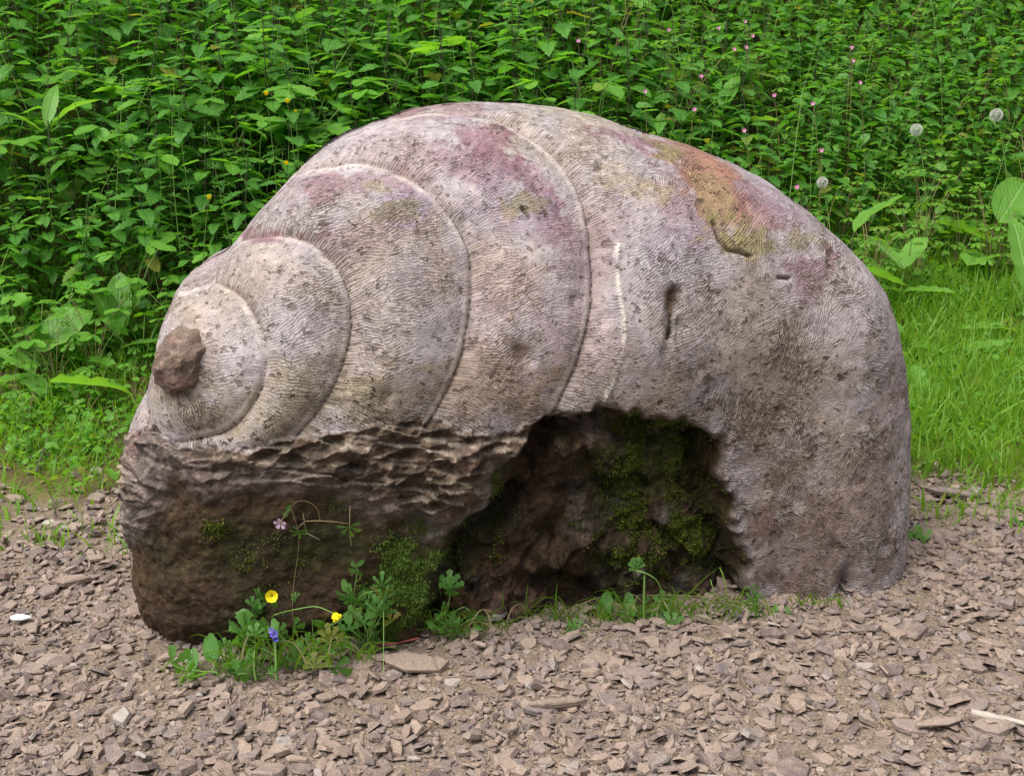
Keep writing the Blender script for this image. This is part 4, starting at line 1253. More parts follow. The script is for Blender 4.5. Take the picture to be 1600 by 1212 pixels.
tri = Kind([trifoliate(200 + i, 0.26 + .05 * i, 5, 0.066) for i in range(4)], 'bright green herb with leaves in threes crowding the foot of the nettle bank', 'herb', 'three-leaved herbs at the foot of the bank')
tp = poisson(2600, -3.0, 0.4, lambda x, q: float(bank_y(x)) + q.uniform(-0.22, 1.1), 0.16, 21, lambda x, y: in_view(x, y, 0.1))
for (x, y) in tp[:130]: tri.put((x, y, float(ground_z(x, y))), rnd.uniform(0, 6.28), rnd.uniform(.8, 1.25) * (1 + 0.75 * float(sstep(0.15, 0.9, y - bank_y(x)))), (rnd.gauss(0, .1), rnd.gauss(0, .1)))
tri.finish()
# lobed yellow-green leaves (crane's-bill) on the other side
LBM = [lobed_me('lobed_leaf', M_LIME, L=1, n=5, spread=3.4, wid=0.5, serr=0.25, droop=0.3, seed=50 + i) for i in range(2)]
def lobed_herb(seed, h, shoots, leaf_l):
    r = random.Random(seed); root = empty('lobed_herb', (0, 0, 0)); ps = []; todo = []
    for k in range(shoots):
        a = k / shoots * 6.28 + r.uniform(-.5, .5); d = r.uniform(.03, .15); hh = h * r.uniform(.4, 1.1)
        tip_ = np.array([math.cos(a) * d, math.sin(a) * d, hh])
        ps.append(tube(bez((0, 0, -.02), (tip_[0] * .2, tip_[1] * .2, hh * .7), tip_, 5), 0.0014, 4))
        todo.append((tip_, a - math.pi / 2, r.uniform(-.3, .2), leaf_l * r.uniform(.75, 1.15)))
    V, F, U = merge(ps)
    part('stem', mesh_from('lobed_herb_stem', V, F, M_STEMR, True, U), root)
    for p, a, pt, s in todo: part('leaf', r.choice(LBM), root, TRS(p, (pt, r.uniform(-.2, .2), a), s))
    return root
lob = Kind([lobed_herb(220 + i, 0.34 + .06 * i, 9, 0.050) for i in range(4)], 'yellowish green herb with small lobed leaves on the bank beyond the rust stained shoulder', 'herb', 'lobed-leaved herbs on the bank')
lp = poisson(4000, 0.0, 3.2, lambda x, q: float(bank_y(x)) + q.uniform(-0.25, 1.9), 0.145, 23, lambda x, y: in_view(x, y, 0.05))
for (x, y) in lp[:190]: lob.put((x, y, float(ground_z(x, y))), rnd.uniform(0, 6.28), rnd.uniform(.75, 1.25) * (1 + 0.15 * float(sstep(0.2, 1.2, y - bank_y(x)))), (rnd.gauss(0, .1), rnd.gauss(0, .1)))
lob.finish()

LBG = [lobed_me('lobed_leaf', M_HERB, L=1, n=5, spread=3.2, wid=0.46, serr=0.25, droop=0.25, seed=90 + i) for i in range(2)]
_keep, LBM = LBM, LBG
but = Kind([lobed_herb(240 + i, 0.13 + .05 * i, 8, 0.046) for i in range(4)], 'low tuft of cut buttercup leaves among the short grass at the foot of the nettles', 'weed', 'buttercup leaf tufts in the short grass')
LBM = _keep
bp = poisson(900, -2.6, -0.75, lambda x, q: q.uniform(4.05, float(bank_y(x)) + 0.05), 0.15, 29, lambda x, y: in_view(x, y, 0.0))
for (x, y) in bp[:60]: but.put((x, y, float(ground_z(x, y))), rnd.uniform(0, 6.28), rnd.uniform(.7, 1.3) * (0.55 + 0.45 * float(sstep(4.0, 4.7, y))), (rnd.gauss(0, .1), rnd.gauss(0, .1)))
but.finish()

# ---- goosegrass: thin stems with whorls of narrow leaves
def whorl_leaf_mesh(seed):
    ps = []
    r = random.Random(seed)
    for k in range(7):
        v, f, u = leaf_arrays(1, 0.16, 3, 'lance', 0, 0.1, 0.15, 0, 0.02, k)
        ps.append((xf(v, rot=(r.uniform(.15, .5), 0, k / 7 * 6.283)), f, u))
    V, F, U = merge(ps)
    return mesh_from('leaf_whorl', V, F, M_CLEAV, True, U)
WH = [whorl_leaf_mesh(i) for i in range(2)]
def goosegrass(seed, h, n):
    r = random.Random(seed); root = empty('goosegrass', (0, 0, 0))
    c = bez((0, 0, -.02), (r.uniform(-.05, .05), r.uniform(-.05, .05), h * .6), (r.uniform(-.14, .14), r.uniform(-.14, .14), h), 12)
    V, F, U = tube(c, np.linspace(.0022, .0010, 12), 4)
    part('stem', mesh_from('goosegrass_stem', V, F, M_STEMG, True, U), root)
    for k in range(n):
        t = 0.3 + 0.7 * k / (n - 1); p = c[min(11, int(t * 11))]
        part('leaf_whorl', r.choice(WH), root, TRS(p, (r.uniform(-.2, .2), r.uniform(-.2, .2), r.uniform(0, 6)), 0.040 * (1.1 - .5 * t) * r.uniform(.9, 1.2)))
    return root
goo = Kind([goosegrass(300 + i, 0.75 + .05 * i, 9) for i in range(5)], 'thin pale stem of goosegrass with whorls of narrow leaves climbing through the nettles', 'goosegrass', 'goosegrass among the nettles')
gp_ = poisson(4000, -3.2, 3.4, lambda x, q: float(bank_y(x)) + q.uniform(0.05, 1.6), 0.2, 25, lambda x, y: in_view(x, y, 0.05))
for (x, y) in gp_[:150]: goo.put((x, y, float(ground_z(x, y))), rnd.uniform(0, 6.28), rnd.uniform(.75, 1.12), (rnd.gauss(0, .14), rnd.gauss(0, .14)))
goo.finish()
# bare pale grass stalks standing in the herbage
def stalk(seed):
    r = random.Random(seed); root = empty('grass_stalk', (0, 0, 0))
    c = bez((0, 0, -.02), (r.uniform(-.05, .05), r.uniform(-.05, .05), .6), (r.uniform(-.25, .25), r.uniform(-.2, .2), .95), 9)
    V, F, U = tube(c, np.linspace(.0024, .0010, 9), 4)
    part('stem', mesh_from('grass_stem', V, F, M_LIME, True, U), root)
    v, f, u = leaf_arrays(0.32, 0.010, 6, 'lance', 0, 0.2, 0.7, 0, 0, seed)
    part('blade', mesh_from('stalk_blade', xf(v, c[3], (0.9, 0, r.uniform(0, 6))), f, M_LIME, True, u), root)
    return root
stk = Kind([stalk(330 + i) for i in range(4)], 'tall bare pale green grass stalk standing up through the nettle bank', 'grass stalk', 'grass stalks in the bank')
for u, Y in [(18, 5.3), (262, 5.4), (118, 5.6), (410, 5.5), (440, 5.7), (455, 5.4), (540, 5.8), (575, 5.9), (930, 6.0), (942, 6.1), (990, 6.0), (1005, 6.1), (1240, 6.2), (1340, 6.3), (1460, 6.4), (1530, 6.5), (1580, 6.4), (640, 5.8), (345, 5.5), (720, 6)]:
    p = spot(u, Y); stk.put(p, rnd.uniform(0, 6.28), rnd.uniform(.7, .95))
stk.finish()

# ---- docks: each placed and shaped singly
DL = [leaf_me('dock_leaf', M_DOCK, L=1, Wd=w, rows=14, kind=k, serr=0.02, fold=0.30, droop=d + 0.12, wave=0.045, base=0.06, seed=i)
      for i, (w, k, d) in enumerate(((0.34, 'lance', 0.12), (0.42, 'oval', 0.2), (0.58, 'oval', 0.22), (0.26, 'lance', 0.35)))]
def dock(u, Y, leaves, label, stem_h=0.0, name='dock', cat='dock plant'):
    p = spot(u, Y); root = tag(empty(name, p), label, cat)
    c = bez((0, 0, -.03), (0.01, 0.0, stem_h * .5), (0.02, 0.01, max(stem_h, .03)), 6)
    V, F, U = tube(c, np.linspace(.006, .003, 6), 6)
    part('stem', mesh_from('dock_stem', V, F, M_STEMD if stem_h > .2 else M_STEMG, True, U), root)
    for (hz, az, pitch, L, k, roll) in leaves:
        part('leaf', DL[k], root, TRS((0.01, 0, hz), (math.radians(pitch), math.radians(roll), math.radians(az)), L))
    return root
dock(92, 5.35, [(.62, 10, 65, .24, 3, 10), (.60, -60, 55, .26, 3, -30), (.60, 120, 50, .2, 3, 0), (.42, -80, 15, .22, 3, 0), (.40, 70, 20, .2, 3, 0), (.25, -20, 60, .22, 0, 20), (.30, 160, 30, .2, 1, 0)], 'tall dock with a dark stem and upright pale leaves at the frame edge among nettles', .66)
dock(55, 4.62, [(.14, -30, 44, .27, 2, 20), (.05, 60, 35, .22, 1, 0), (.04, 150, 25, .2, 1, 0), (.04, -120, 15, .2, 3, 0)], 'dock with one broad round pale leaf held upright above the short grass', .2)
dock(70, 4.42, [(.12, -84, 8, .30, 2, -22), (.06, 40, 30, .2, 1, 0), (.03, 110, 20, .18, 3, 0)], 'dock with one broad leaf lying out flat over the short grass', .12)
dock(185, 4.80, [(.10, 5, 75, .26, 1, 0), (.10, -40, 60, .24, 1, -15), (.08, 50, 55, .26, 1, 15), (.05, 120, 30, .2, 0, 0), (.05, -110, 30, .2, 0, 0)], 'dock with a tuft of upright oval leaves at the foot of the nettles', .1)
dock(1312, 5.05, [(.50, -62, 38, .33, 0, -15), (.36, -75, -5, .26, 0, -20), (.30, 110, 25, .2, 0, 0), (.22, -110, -10, .26, 1, 0), (.15, 20, 50, .24, 1, 0), (.12, 170, 20, .22, 0, 0)], 'dock with a dark stem and a long pointed leaf arching out beside the boulder', .52)
dock(1545, 6.0, [(.24, -25, 50, .34, 2, 25), (.16, -75, 25, .32, 2, -25), (.14, 70, 35, .30, 2, 20), (.08, 140, 20, .30, 2, 0), (.05, -130, 15, .28, 2, 0)], 'burdock with very broad pale leaves, the biggest leaves in the bank', .1, 'burdock', 'burdock')
dock(1592, 5.2, [(.18, 18, 72, .38, 1, 10), (.10, -60, 40, .3, 1, 0), (.05, 100, 20, .3, 0, 0), (.05, 200, 20, .26, 0, 0)], 'dock with a tall upright leaf at the frame edge in the long grass', .2)
dock(1118, 6.05, [(.42, -30, 55, .26, 0, 0), (.36, -75, 20, .28, 1, -10), (.34, 70, 25, .24, 0, 10), (.26, -100, 0, .26, 1, 0), (.22, 110, 5, .24, 0, 0)], 'dock with pointed leaves standing among the pink campions', .46)
dock(1434, 4.55, [(.03, 10, 70, .13, 2, 0), (.02, -70, 45, .12, 2, 0), (.02, 100, 40, .1, 2, 0)], 'small dock with short oval leaves growing tight against the boulder flank', .04)
dock(1400, 5.5, [(.20, -40, 45, .24, 1, 0), (.2, 40, 50, .22, 1, 0), (.1, 120, 25, .24, 1, 0), (.1, -110, 20, .22, 1, 0)], 'leafy dock under the middle dandelion clock', .2)
dock(640, 5.35, [(.35, -40, 45, .22, 0, 0), (.3, 60, 40, .2, 0, 0), (.2, -100, 10, .22, 1, 0), (.2, 120, 15, .2, 0, 0)], 'narrow leaved dock just above the top of the spiral', .4)
dock(1490, 4.9, [(.05, -75, 25, .26, 0, 0), (.04, 60, 22, .26, 0, 0), (.04, 140, 20, .2, 1, 0)], 'low dock with narrow leaves sprawling in the long bright grass', .05)

# ---- flowering plants in the bank
def petals(root, mat, n, R, wid, cup, at_, axis, name='petal', seed=0, kind='wedge'):
    me = leaf_me(name, mat, L=R, Wd=R * wid, rows=4, kind=kind, serr=0, fold=0.25, droop=-cup, seed=seed)
    q = Vector(axis).to_track_quat('Z', 'Y').to_matrix().to_4x4()
    for k in range(n):
        part(name, me, root, Matrix.Translation(Vector(at_)) @ q @ Matrix.Rotation(6.2832 * k / n, 4, 'Z') @ Matrix.Rotation(cup * 1.2, 4, 'X'))
def disc(R, mat, name):
    v, f, u = tube([(0, 0, -R * .5), (0, 0, 0), (0, 0, R * .4), (0, 0, R * .55)], [R * .5, R, R * .7, R * .05], 6)
    return mesh_from(name, v, f, mat, True, u)
CORE = disc(0.0035, M_LIME, 'flower_core')
def flower_stem(u, v, Y, label, cat, name, group=None, mat=M_YEL, R=.013, cup=.5, wid=1.0, n=5, leafk=None, stemm=M_STEMG, axis=(0.1, -0.8, 0.6), leaves=4):
    p = spot(u, Y); top = at_depth(u, v, Y) - p
    root = tag(empty(name, p), label, cat, group)
    base = np.array([rnd.uniform(-.06, .06), rnd.uniform(-.02, .08), -0.02])
    c = bez(base, (top[0] * .2 + base[0], base[1], top[2] * .6), top, 10)
    V, F, U = tube(c, np.linspace(.0024, .0012, 10), 5)
    part('stem', mesh_from('flower_stem', V, F, stemm, True, U), root)
    petals(root, mat, n, R, wid, cup, top, axis, seed=int(u))
    part('flower_core', CORE, root, TRS(top))
    for k in range(leaves):
        q = c[2 + int(k * 6 / max(leaves, 1))]
        for s in (0, 1):
            part('leaf', leafk, root, TRS(q, (rnd.uniform(-.1, .4), 0, k * 1.57 + s * 3.14 + rnd.uniform(-.3, .3)), rnd.uniform(.045, .07)))
    return root
LBH = lobed_me('lobed_leaf', M_HERB, L=1, n=3, spread=2.0, wid=0.42, serr=0.25, droop=0.25, seed=77)
CAM = leaf_me('campion_leaf', M_HERB, L=1, Wd=0.42, rows=6, kind='lance', serr=0, fold=.2, droop=.25, seed=4)
for (u, v, Y, w) in [(416, 148, 5.15, 'upper of the pair nearest the frame top'), (449, 160, 5.15, 'second of the pair, closer to the boulder'), (462, 175, 5.15, 'smallest and half hidden below the pair'), (447, 257, 4.95, 'alone just above the shell edge'), (327, 310, 4.85, 'lowest, alone over the herbs')]:
    flower_stem(u, v, Y, 'yellow buttercup in the nettle bank, ' + w, 'buttercup', 'buttercup', 'buttercups in the bank', M_YEL, .012 if 'smallest' in w else .020, .6, 1.15, 5, LBH, axis=(0.2, -0.9, 0.45), leaves=3)
for (u, v, Y) in [(1045, 48, 7), (1122, 45, 7), (1163, 35, 7), (1175, 57, 6.9), (1165, 75, 6.8), (1147, 78, 6.9), (1095, 120, 6.5), (1330, 75, 7), (1332, 96, 6.9), (1343, 130, 6.7), (1007, 144, 6.2), (1085, 172, 6.2), (1162, 205, 6.1), (1210, 150, 6.4), (1246, 293, 5.7), (1283, 236, 6), (1270, 163, 6.4), (904, 65, 6.5)]:
    Y = max(5.2, Y * 0.9)
    flower_stem(u, v, Y, 'pink campion flower on a thin stem in the bank beyond the body whorl', 'campion', 'campion', 'pink campions in the bank', M_PINK, .0125, .3, .9, 5, CAM, M_STEMR, (rnd.uniform(-.4, .4), -.8, .5), 4)

def clock_mesh():
    r = np.random.default_rng(5); n = 260
    d = r.normal(size=(n, 3)); d /= np.linalg.norm(d, axis=1)[:, None]
    V, F, U = [], [], []
    for q in d:
        a = np.cross(q, [0.3, 0.5, 0.81]); a /= np.linalg.norm(a); b = np.cross(q, a)
        k = len(V)
        V += [q * .15 + a * .006, q * .15 - a * .006, q * .86 - a * .004, q * .86 + a * .004]; F.append((k, k + 1, k + 2, k + 3))
        for e in range(5):
            w = math.pi * e / 5 + q[0]; s = a * math.cos(w) + b * math.sin(w); k = len(V)
            V += [q * .84, q * .97 + s * .22 + q * 0.02, q * 1.03 + s * .22, q * .86]; F.append((k, k + 1, k + 2, k + 3))
            V += [q * .84, q * .97 - s * .20 + q * 0.02, q * 1.0 - s * .20, q * .86]; F.append((k + 4, k + 5, k + 6, k + 7))
    v, f, u = tube([(0, 0, -.2), (0, 0, -.05), (0, 0, .12), (0, 0, .2)], [.1, .2, .18, .05], 7)
    k = len(V); V = np.concatenate([np.array(V), v]); F += [tuple(i + k for i in q) for q in f]
    return mesh_from('seed_head', V, F, M_FLUFF, True, np.zeros((len(V), 2)))
CLOCK = clock_mesh()
for (u, v, Y, R, w) in [(1432, 203, 5.9, .028, 'in the middle above the leafy dock'), (1557, 180, 6.0, .030, 'highest, above the burdock'), (1285, 285, 5.2, .023, 'lowest, nearest to the boulder')]:
    p = spot(u, Y); top = at_depth(u, v, Y) - p
    root = tag(empty('dandelion', p), 'white dandelion clock on a bare stem, ' + w, 'dandelion', 'dandelion clocks')
    V, F, U = tube(bez((0.05, 0, -.02), (0.03, 0, top[2] * .6), top, 8), .0022, 5)
    part('stem', mesh_from('dandelion_stem', V, F, M_STEMG, True, U), root)
    part('seed_head', CLOCK, root, TRS(top, (0.2, 0, 0), R))

# single grass clumps straying out on to the bare edge
def stray(n, seed, x0, x1):
    r = np.random.default_rng(seed); X_, Y2 = [], []
    for _ in range(n):
        x = r.uniform(x0, x1); y = float(edge_y(x)) + r.uniform(-0.35, 0.45)
        k = r.integers(8, 34); w = r.uniform(.02, .09)
        X_.append(x + r.normal(0, w, k)); Y2.append(y + r.normal(0, w, k))
    x, y = np.concatenate(X_), np.concatenate(Y2); ok = ~in_stone(x, y, 0.0)
    return x[ok], y[ok]
grass(0, 87, stray(60, 88, -2.3, -0.95), 0.04, 0.13, 'stray_grass', 'thin tufts of grass straying over the bare soil beside the rough foot', 0.9)
grass(0, 89, stray(50, 90, 1.15, 2.4), 0.04, 0.12, 'stray_grass', 'thin tufts of grass straying over the gravel beside the body whorl', 0.9)
# ------------------------------------------------------------------ plants and moss at the boulder's foot
FL = [leaf_me('leaf', M_FRONT, L=1, Wd=0.5, rows=8, kind='oval', serr=0.06, fold=.2, droop=d, base=.02, seed=i) for i, d in enumerate((.15, .35))]
FLB = [lobed_me('lobed_leaf', M_FRONT, L=1, n=n, spread=s, wid=w, serr=0.28, droop=0.3, seed=60 + n) for n, s, w in ((3, 2.2, .62), (5, 2.8, .42), (5, 3.2, .3))]
def front_plant(name, label, cat, base, stems, leaves, flowers=(), stem_mat=M_STEMG):
    """stems: lists of photo points at distance Y; leaves: (u, v, Y, size, mesh, direction in degrees, pitch)."""
    b = spot(*base); root = tag(empty(name, b), label, cat)
    ps = []
    for pts, r0 in stems:
        P = np.array([at_depth(u, v, Y) for u, v, Y in pts]) - b
        # a smooth line through the points
        t = np.linspace(0, len(P) - 1, 4 * (len(P) - 1) + 1); Q_ = np.stack([np.interp(t, np.arange(len(P)), P[:, k]) for k in range(3)], 1)
        for _ in range(3): Q_[1:-1] = 0.25 * Q_[:-2] + 0.5 * Q_[1:-1] + 0.25 * Q_[2:]
        ps.append(tube(Q_, np.linspace(r0, r0 * .6, len(Q_)), 5))
    V, F, U = merge(ps)
    part('stem', mesh_from(name + '_stem', V, F, stem_mat, True, U), root)
    for (u, v, Y, s, me, az, pitch) in leaves:
        # az: 0 points up in the photo, 90 to the right; the blade faces the viewer
        p = at_depth(u, v, Y) - b
        M = Matrix.Translation(Vector(p)) @ Matrix.Rotation(math.radians(-az), 4, 'Y') @ Matrix.Rotation(math.radians(90 - pitch), 4, 'X') @ Matrix.Scale(s * 1.22, 4)
        part('leaf', me, root, M)
    for (u, v, Y, mat, R, cup, ax, n) in flowers:
        p = at_depth(u, v, Y) - b
        petals(root, mat, n, R, 1.15 if mat is M_YEL else .75, cup, p, ax, seed=int(u))
        part('flower_core', CORE, root, TRS(p))
    return root
yb = 2.66
front_plant('buttercup', 'buttercup trailing over the dark foot with a drooping yellow flower on a long bent stalk', 'buttercup', (470, 2.70),
    [([(470, 1010, 2.70), (440, 985, yb), (418, 962, yb), (455, 953, yb - .02), (490, 946, yb - .03), (505, 950, yb - .04), (519, 957, yb - .05)], .0020), ([(455, 1010, 2.68), (500, 985, yb), (540, 965, yb)], .0018)],
    [(445, 958, yb, .026, FL[0], 100, 20), (415, 963, yb, .022, FL[0], -80, 30), (480, 1015, 2.62, .046, FLB[2], 10, 50), (490, 1020, 2.6, .042, FLB[2], 80, 55), (470, 1020, 2.6, .04, FLB[2], -70, 50)],
    [(521, 957, yb - .05, M_YEL, .026, .75, (0.45, -.85, -.1), 5)])
front_plant('buttercup', 'buttercup with a small yellow flower nestled in pale divided leaves before the dark foot', 'buttercup', (400, 2.68),
    [([(420, 1020, 2.64), (405, 985, yb), (405, 955, yb), (424, 931, yb - .02)], .0018), ([(405, 955, yb), (403, 925, yb)], .0012), ([(405, 965, yb), (385, 950, yb)], .001)],
    [(403, 925, yb, .030, FLB[1], 0, 20), (400, 928, yb - .01, .030, FLB[1], -75, 20), (408, 928, yb - .01, .026, FLB[1], 110, 20), (395, 948, yb - .02, .028, FLB[1], -40, 20), (392, 955, yb - .02, .026, FLB[1], -110, 15), (430, 938, yb, .030, FL[0], 165, 10), (410, 950, yb - .02, .03, FL[1], 60, 25), (425, 928, yb, .022, FL[0], 60, 30)],
    [(425, 930, yb - .03, M_YEL, .020, .35, (0.1, -.95, .3), 5)])
front_plant('hogweed', 'low weed with a cluster of broad pale blotched leaves in front of the dark foot', 'weed', (370, 2.62),
    [([(375, 1040, 2.58), (380, 1010, 2.6), (381, 987, 2.6)], .002), ([(381, 1005, 2.6), (405, 1010, 2.58), (432, 1024, 2.56)], .0013)],
    [(381, 986, 2.60, .042, FLB[0], 10, 25), (379, 985, 2.59, .048, FLB[0], -85, 20), (384, 985, 2.58, .048, FLB[0], 95, 25), (390, 995, 2.57, .050, FLB[0], 140, 35), (372, 990, 2.57, .044, FLB[0], -130, 30)])
front_plant('ground_elder', 'dark green spreading weed with folded leaves under the front corner of the boulder', 'weed', (320, 2.60),
    [([(340, 1050, 2.56), (310, 1048, 2.55), (285, 1046, 2.54), (262, 1034, 2.54)], .002), ([(330, 1050, 2.56), (345, 1020, 2.58), (355, 1000, 2.6)], .002), ([(300, 1050, 2.54), (292, 1058, 2.52)], .0016)],
    [(268, 1036, 2.54, .042, FLB[0], -75, 35), (302, 1050, 2.55, .050, FL[0], 15, 45), (308, 1046, 2.56, .05, FL[0], 60, 50), (294, 1056, 2.52, .045, FLB[0], 190, 40), (286, 1056, 2.52, .04, FLB[0], -120, 45), (330, 1035, 2.58, .052, FL[0], 10, 20), (342, 1030, 2.56, .058, FL[1], 40, 30), (325, 1035, 2.57, .046, FL[1], -30, 30), (352, 1035, 2.55, .05, FL[1], 110, 45), (362, 1042, 2.54, .034, FL[0], 160, 50), (340, 1055, 2.52, .03, FLB[2], 150, 50)], stem_mat=M_STEMG)
front_plant('cranesbill', 'thin trailing cranesbill with one pale lilac flower and hooked stalks across the dark rock', 'cranesbill', (462, 2.70),
    [([(500, 815, 2.67), (498, 795, 2.66), (482, 782, 2.65), (462, 782, 2.65), (452, 795, 2.64), (444, 806, 2.63), (439, 815, 2.62)], .0012), ([(473, 800, 2.66), (476, 816, 2.64), (478, 832, 2.64)], .001), ([(478, 814, 2.64), (500, 813, 2.63), (525, 815, 2.63), (545, 818, 2.64)], .0013), ([(547, 790, 2.66), (546, 820, 2.64), (549, 852, 2.64)], .0012), ([(476, 816, 2.64), (466, 822, 2.64), (464, 830, 2.64)], .0012), ([(478, 832, 2.64), (490, 838, 2.63), (500, 843, 2.63)], .001), ([(455, 793, 2.64), (470, 840, 2.66), (460, 900, 2.68), (455, 960, 2.66), (470, 1010, 2.64)], .0011)],
    [(453, 788, 2.64, .022, FL[0], 160, 10), (450, 800, 2.64, .018, FL[0], 140, 10), (466, 830, 2.63, .024, FLB[2], 185, 15), (470, 828, 2.63, .022, FLB[2], 165, 20), (545, 822, 2.63, .032, FLB[2], 190, 10), (440, 803, 2.63, .012, FL[0], -90, 20), (463, 935, 2.65, .016, FLB[1], 60, 20)],
    [(438, 817, 2.61, M_LILAC, .017, .1, (-.15, -.9, -.25), 5)], M_STEMR)
front_plant('bluebell', 'small blue flower head on a thick green stalk in front of the dark foot', 'flower', (430, 2.54),
    [([(432, 1062, 2.54), (431, 1030, 2.55), (430, 1005, 2.56), (429, 994, 2.56)], .0036), ([(400, 1062, 2.54), (396, 1040, 2.54), (398, 1015, 2.55)], .003)],
    [],
    [(428, 990, 2.555, M_BLUE, .011, .1, (0, -.9, .4), 6), (430, 996, 2.55, M_BLUE, .010, .4, (.3, -.9, -.1), 6), (425, 985, 2.555, M_BLUE, .009, .2, (-.4, -.8, .5), 5)])
front_plant('herb_robert', 'weed with several small cut leaves on branching stalks beside the green moss streak', 'weed', (545, 2.72),
    [([(525, 1020, 2.68), (540, 970, 2.67), (552, 935, 2.66), (556, 905, 2.66), (560, 890, 2.65)], .0015), ([(545, 960, 2.67), (565, 925, 2.66), (595, 922, 2.65)], .0014), ([(545, 985, 2.67), (545, 945, 2.66)], .0013), ([(596, 925, 2.65), (600, 960, 2.64), (599, 1050, 2.56)], .0014)],
    [(560, 888, 2.65, .024, FLB[0], 120, 15), (556, 884, 2.65, .02, FL[0], -60, 20), (545, 932, 2.65, .036, FLB[1], 160, 20), (553, 930, 2.65, .032, FLB[1], 110, 20), (540, 925, 2.66, .026, FL[0], 10, 15), (597, 915, 2.65, .03, FLB[2], 0, 10), (597, 922, 2.64, .032, FLB[2], 175, 10), (575, 940, 2.66, .03, FLB[2], 80, 25), (535, 980, 2.66, .035, FLB[1], -170, 25), (560, 985, 2.66, .035, FLB[1], 140, 25), (525, 985, 2.65, .03, FLB[2], -120, 30), (562, 960, 2.66, .036, FLB[0], 170, 25)], stem_mat=M_STEMG)
front_plant('potentilla', 'single five fingered leaf on a short stalk standing against the hollow', 'weed', (703, 2.80),
    [([(695, 985, 2.78), (700, 955, 2.77), (704, 918, 2.76)], .0016), ([(705, 960, 2.77), (725, 945, 2.76), (735, 955, 2.75)], .0012)],
    [(704, 916, 2.76, .036, FLB[1], 5, 15), (705, 917, 2.755, .03, FLB[0], 90, 20), (703, 918, 2.755, .03, FLB[0], -85, 20), (706, 920, 2.75, .026, FLB[0], 150, 20), (735, 955, 2.75, .022, FLB[2], 150, 30), (700, 975, 2.74, .035, FLB[2], 30, 40), (715, 980, 2.74, .03, FLB[2], 90, 40)])
front_plant('plantain', 'small plantain with upright bright oval leaves at the mouth of the hollow', 'plantain', (945, 2.88),
    [([(948, 975, 2.86), (946, 955, 2.85)], .002), ([(948, 975, 2.86), (930, 965, 2.85)], .002)],
    [(947, 962, 2.85, .052, FL[0], -3, 15), (938, 962, 2.85, .046, FL[0], -18, 20), (985, 962, 2.86, .05, FL[0], 5, 15), (990, 965, 2.85, .044, FL[0], 20, 25), (935, 985, 2.83, .04, FL[0], 60, 50)])
front_plant('broken_stalk', 'upright cut green stalk with a wilted leaf hanging over it in front of the hollow', 'stalk', (1006, 2.86),
    [([(1006, 995, 2.85), (1006, 950, 2.845), (1007, 898, 2.84)], .0046), ([(988, 890, 2.85), (1005, 893, 2.83), (1025, 903, 2.83), (1034, 920, 2.84), (1031, 945, 2.85)], .002)],
    [(995, 888, 2.84, .024, FLB[1], 20, 20), (992, 884, 2.84, .022, FLB[0], -60, 20), (998, 882, 2.84, .02, FLB[0], 70, 20)])
front_plant('thistle_seedling', 'curly grey green seedling standing at the foot of the right lip'.replace('right ', 'carved '), 'weed', (1182, 2.92),
    [([(1188, 968, 2.9), (1184, 945, 2.89), (1174, 922, 2.88)], .002)],
    [(1176, 925, 2.88, .022, FLB[2], -60, 20), (1180, 938, 2.88, .026, FLB[2], 60, 20), (1182, 945, 2.88, .03, FLB[2], 100, 20), (1180, 948, 2.88, .026, FLB[2], -80, 30), (1186, 955, 2.87, .03, FLB[2], 140, 20), (1235, 960, 2.9, .02, FL[0], 30, 30), (1212, 958, 2.9, .02, FL[0], 0, 30)])
front_plant('weed_tuft', 'small green weed tucked between the boulder flank and the gravel', 'weed', (1440, 3.35),
    [([(1440, 868, 3.33), (1438, 845, 3.33)], .002)],
    [(1438, 848, 3.33, .05, FLB[2], 0, 30), (1442, 850, 3.32, .05, FLB[1], 60, 35), (1434, 852, 3.32, .045, FLB[2], -50, 35), (1446, 858, 3.3, .045, FL[0], 150, 40)])
front_plant('chickweed', 'small pale green sprig in the gravel at the frame edge', 'weed', (1592, 3.5),
    [([(1592, 835, 3.48), (1594, 825, 3.48)], .0015)],
    [(1594, 826, 3.48, .035, FLB[1], 20, 40), (1590, 828, 3.48, .03, FLB[1], -60, 40), (1597, 830, 3.47, .03, FLB[1], 100, 40)])
front_plant('moss_sprig', 'sprawling weed with pale lobed leaves on the gravel in front of the hollow', 'weed', (880, 2.80),
    [([(890, 985, 2.8), (870, 995, 2.77), (872, 1002, 2.76)], .0016), ([(890, 985, 2.8), (905, 990, 2.77), (925, 985, 2.76)], .0016)],
    [(873, 1000, 2.76, .032, FLB[1], 190, 40), (893, 997, 2.76, .034, FLB[1], 160, 40), (880, 990, 2.77, .03, FLB[1], 240, 40), (900, 985, 2.78, .03, FLB[1], 60, 40)])

def leafy(seed, label, base, box, n, Y):
    r = random.Random(seed); u0, v0, u1, v1 = box; lv, st = [], []
    for k in range(n):
        u, v = r.uniform(u0, u1), v0 + (v1 - v0) * r.random() ** 0.7
        y = Y + r.uniform(-.05, .02)
        lv.append((u, v, y, r.uniform(.018, .038), r.choice(FLB + FL[:1]), r.uniform(-150, 150), r.uniform(5, 50)))
        st.append(([(base[0] + r.uniform(-12, 12), v1 + 10, Y), ((u + base[0]) / 2 + r.uniform(-8, 8), (v + v1) / 2 - 4, y), (u, v, y)], .0011))
    return front_plant('leafy_weed', label, 'weed', base, st, lv)
leafy(1, 'tangle of small cut leaves low in the weed clump under the drooping buttercup', (480, 2.66), (430, 960, 540, 1045), 22, 2.62)
leafy(2, 'tangle of small cut leaves low in the weed clump beside the blue flower', (405, 2.63), (350, 985, 430, 1055), 18, 2.58)
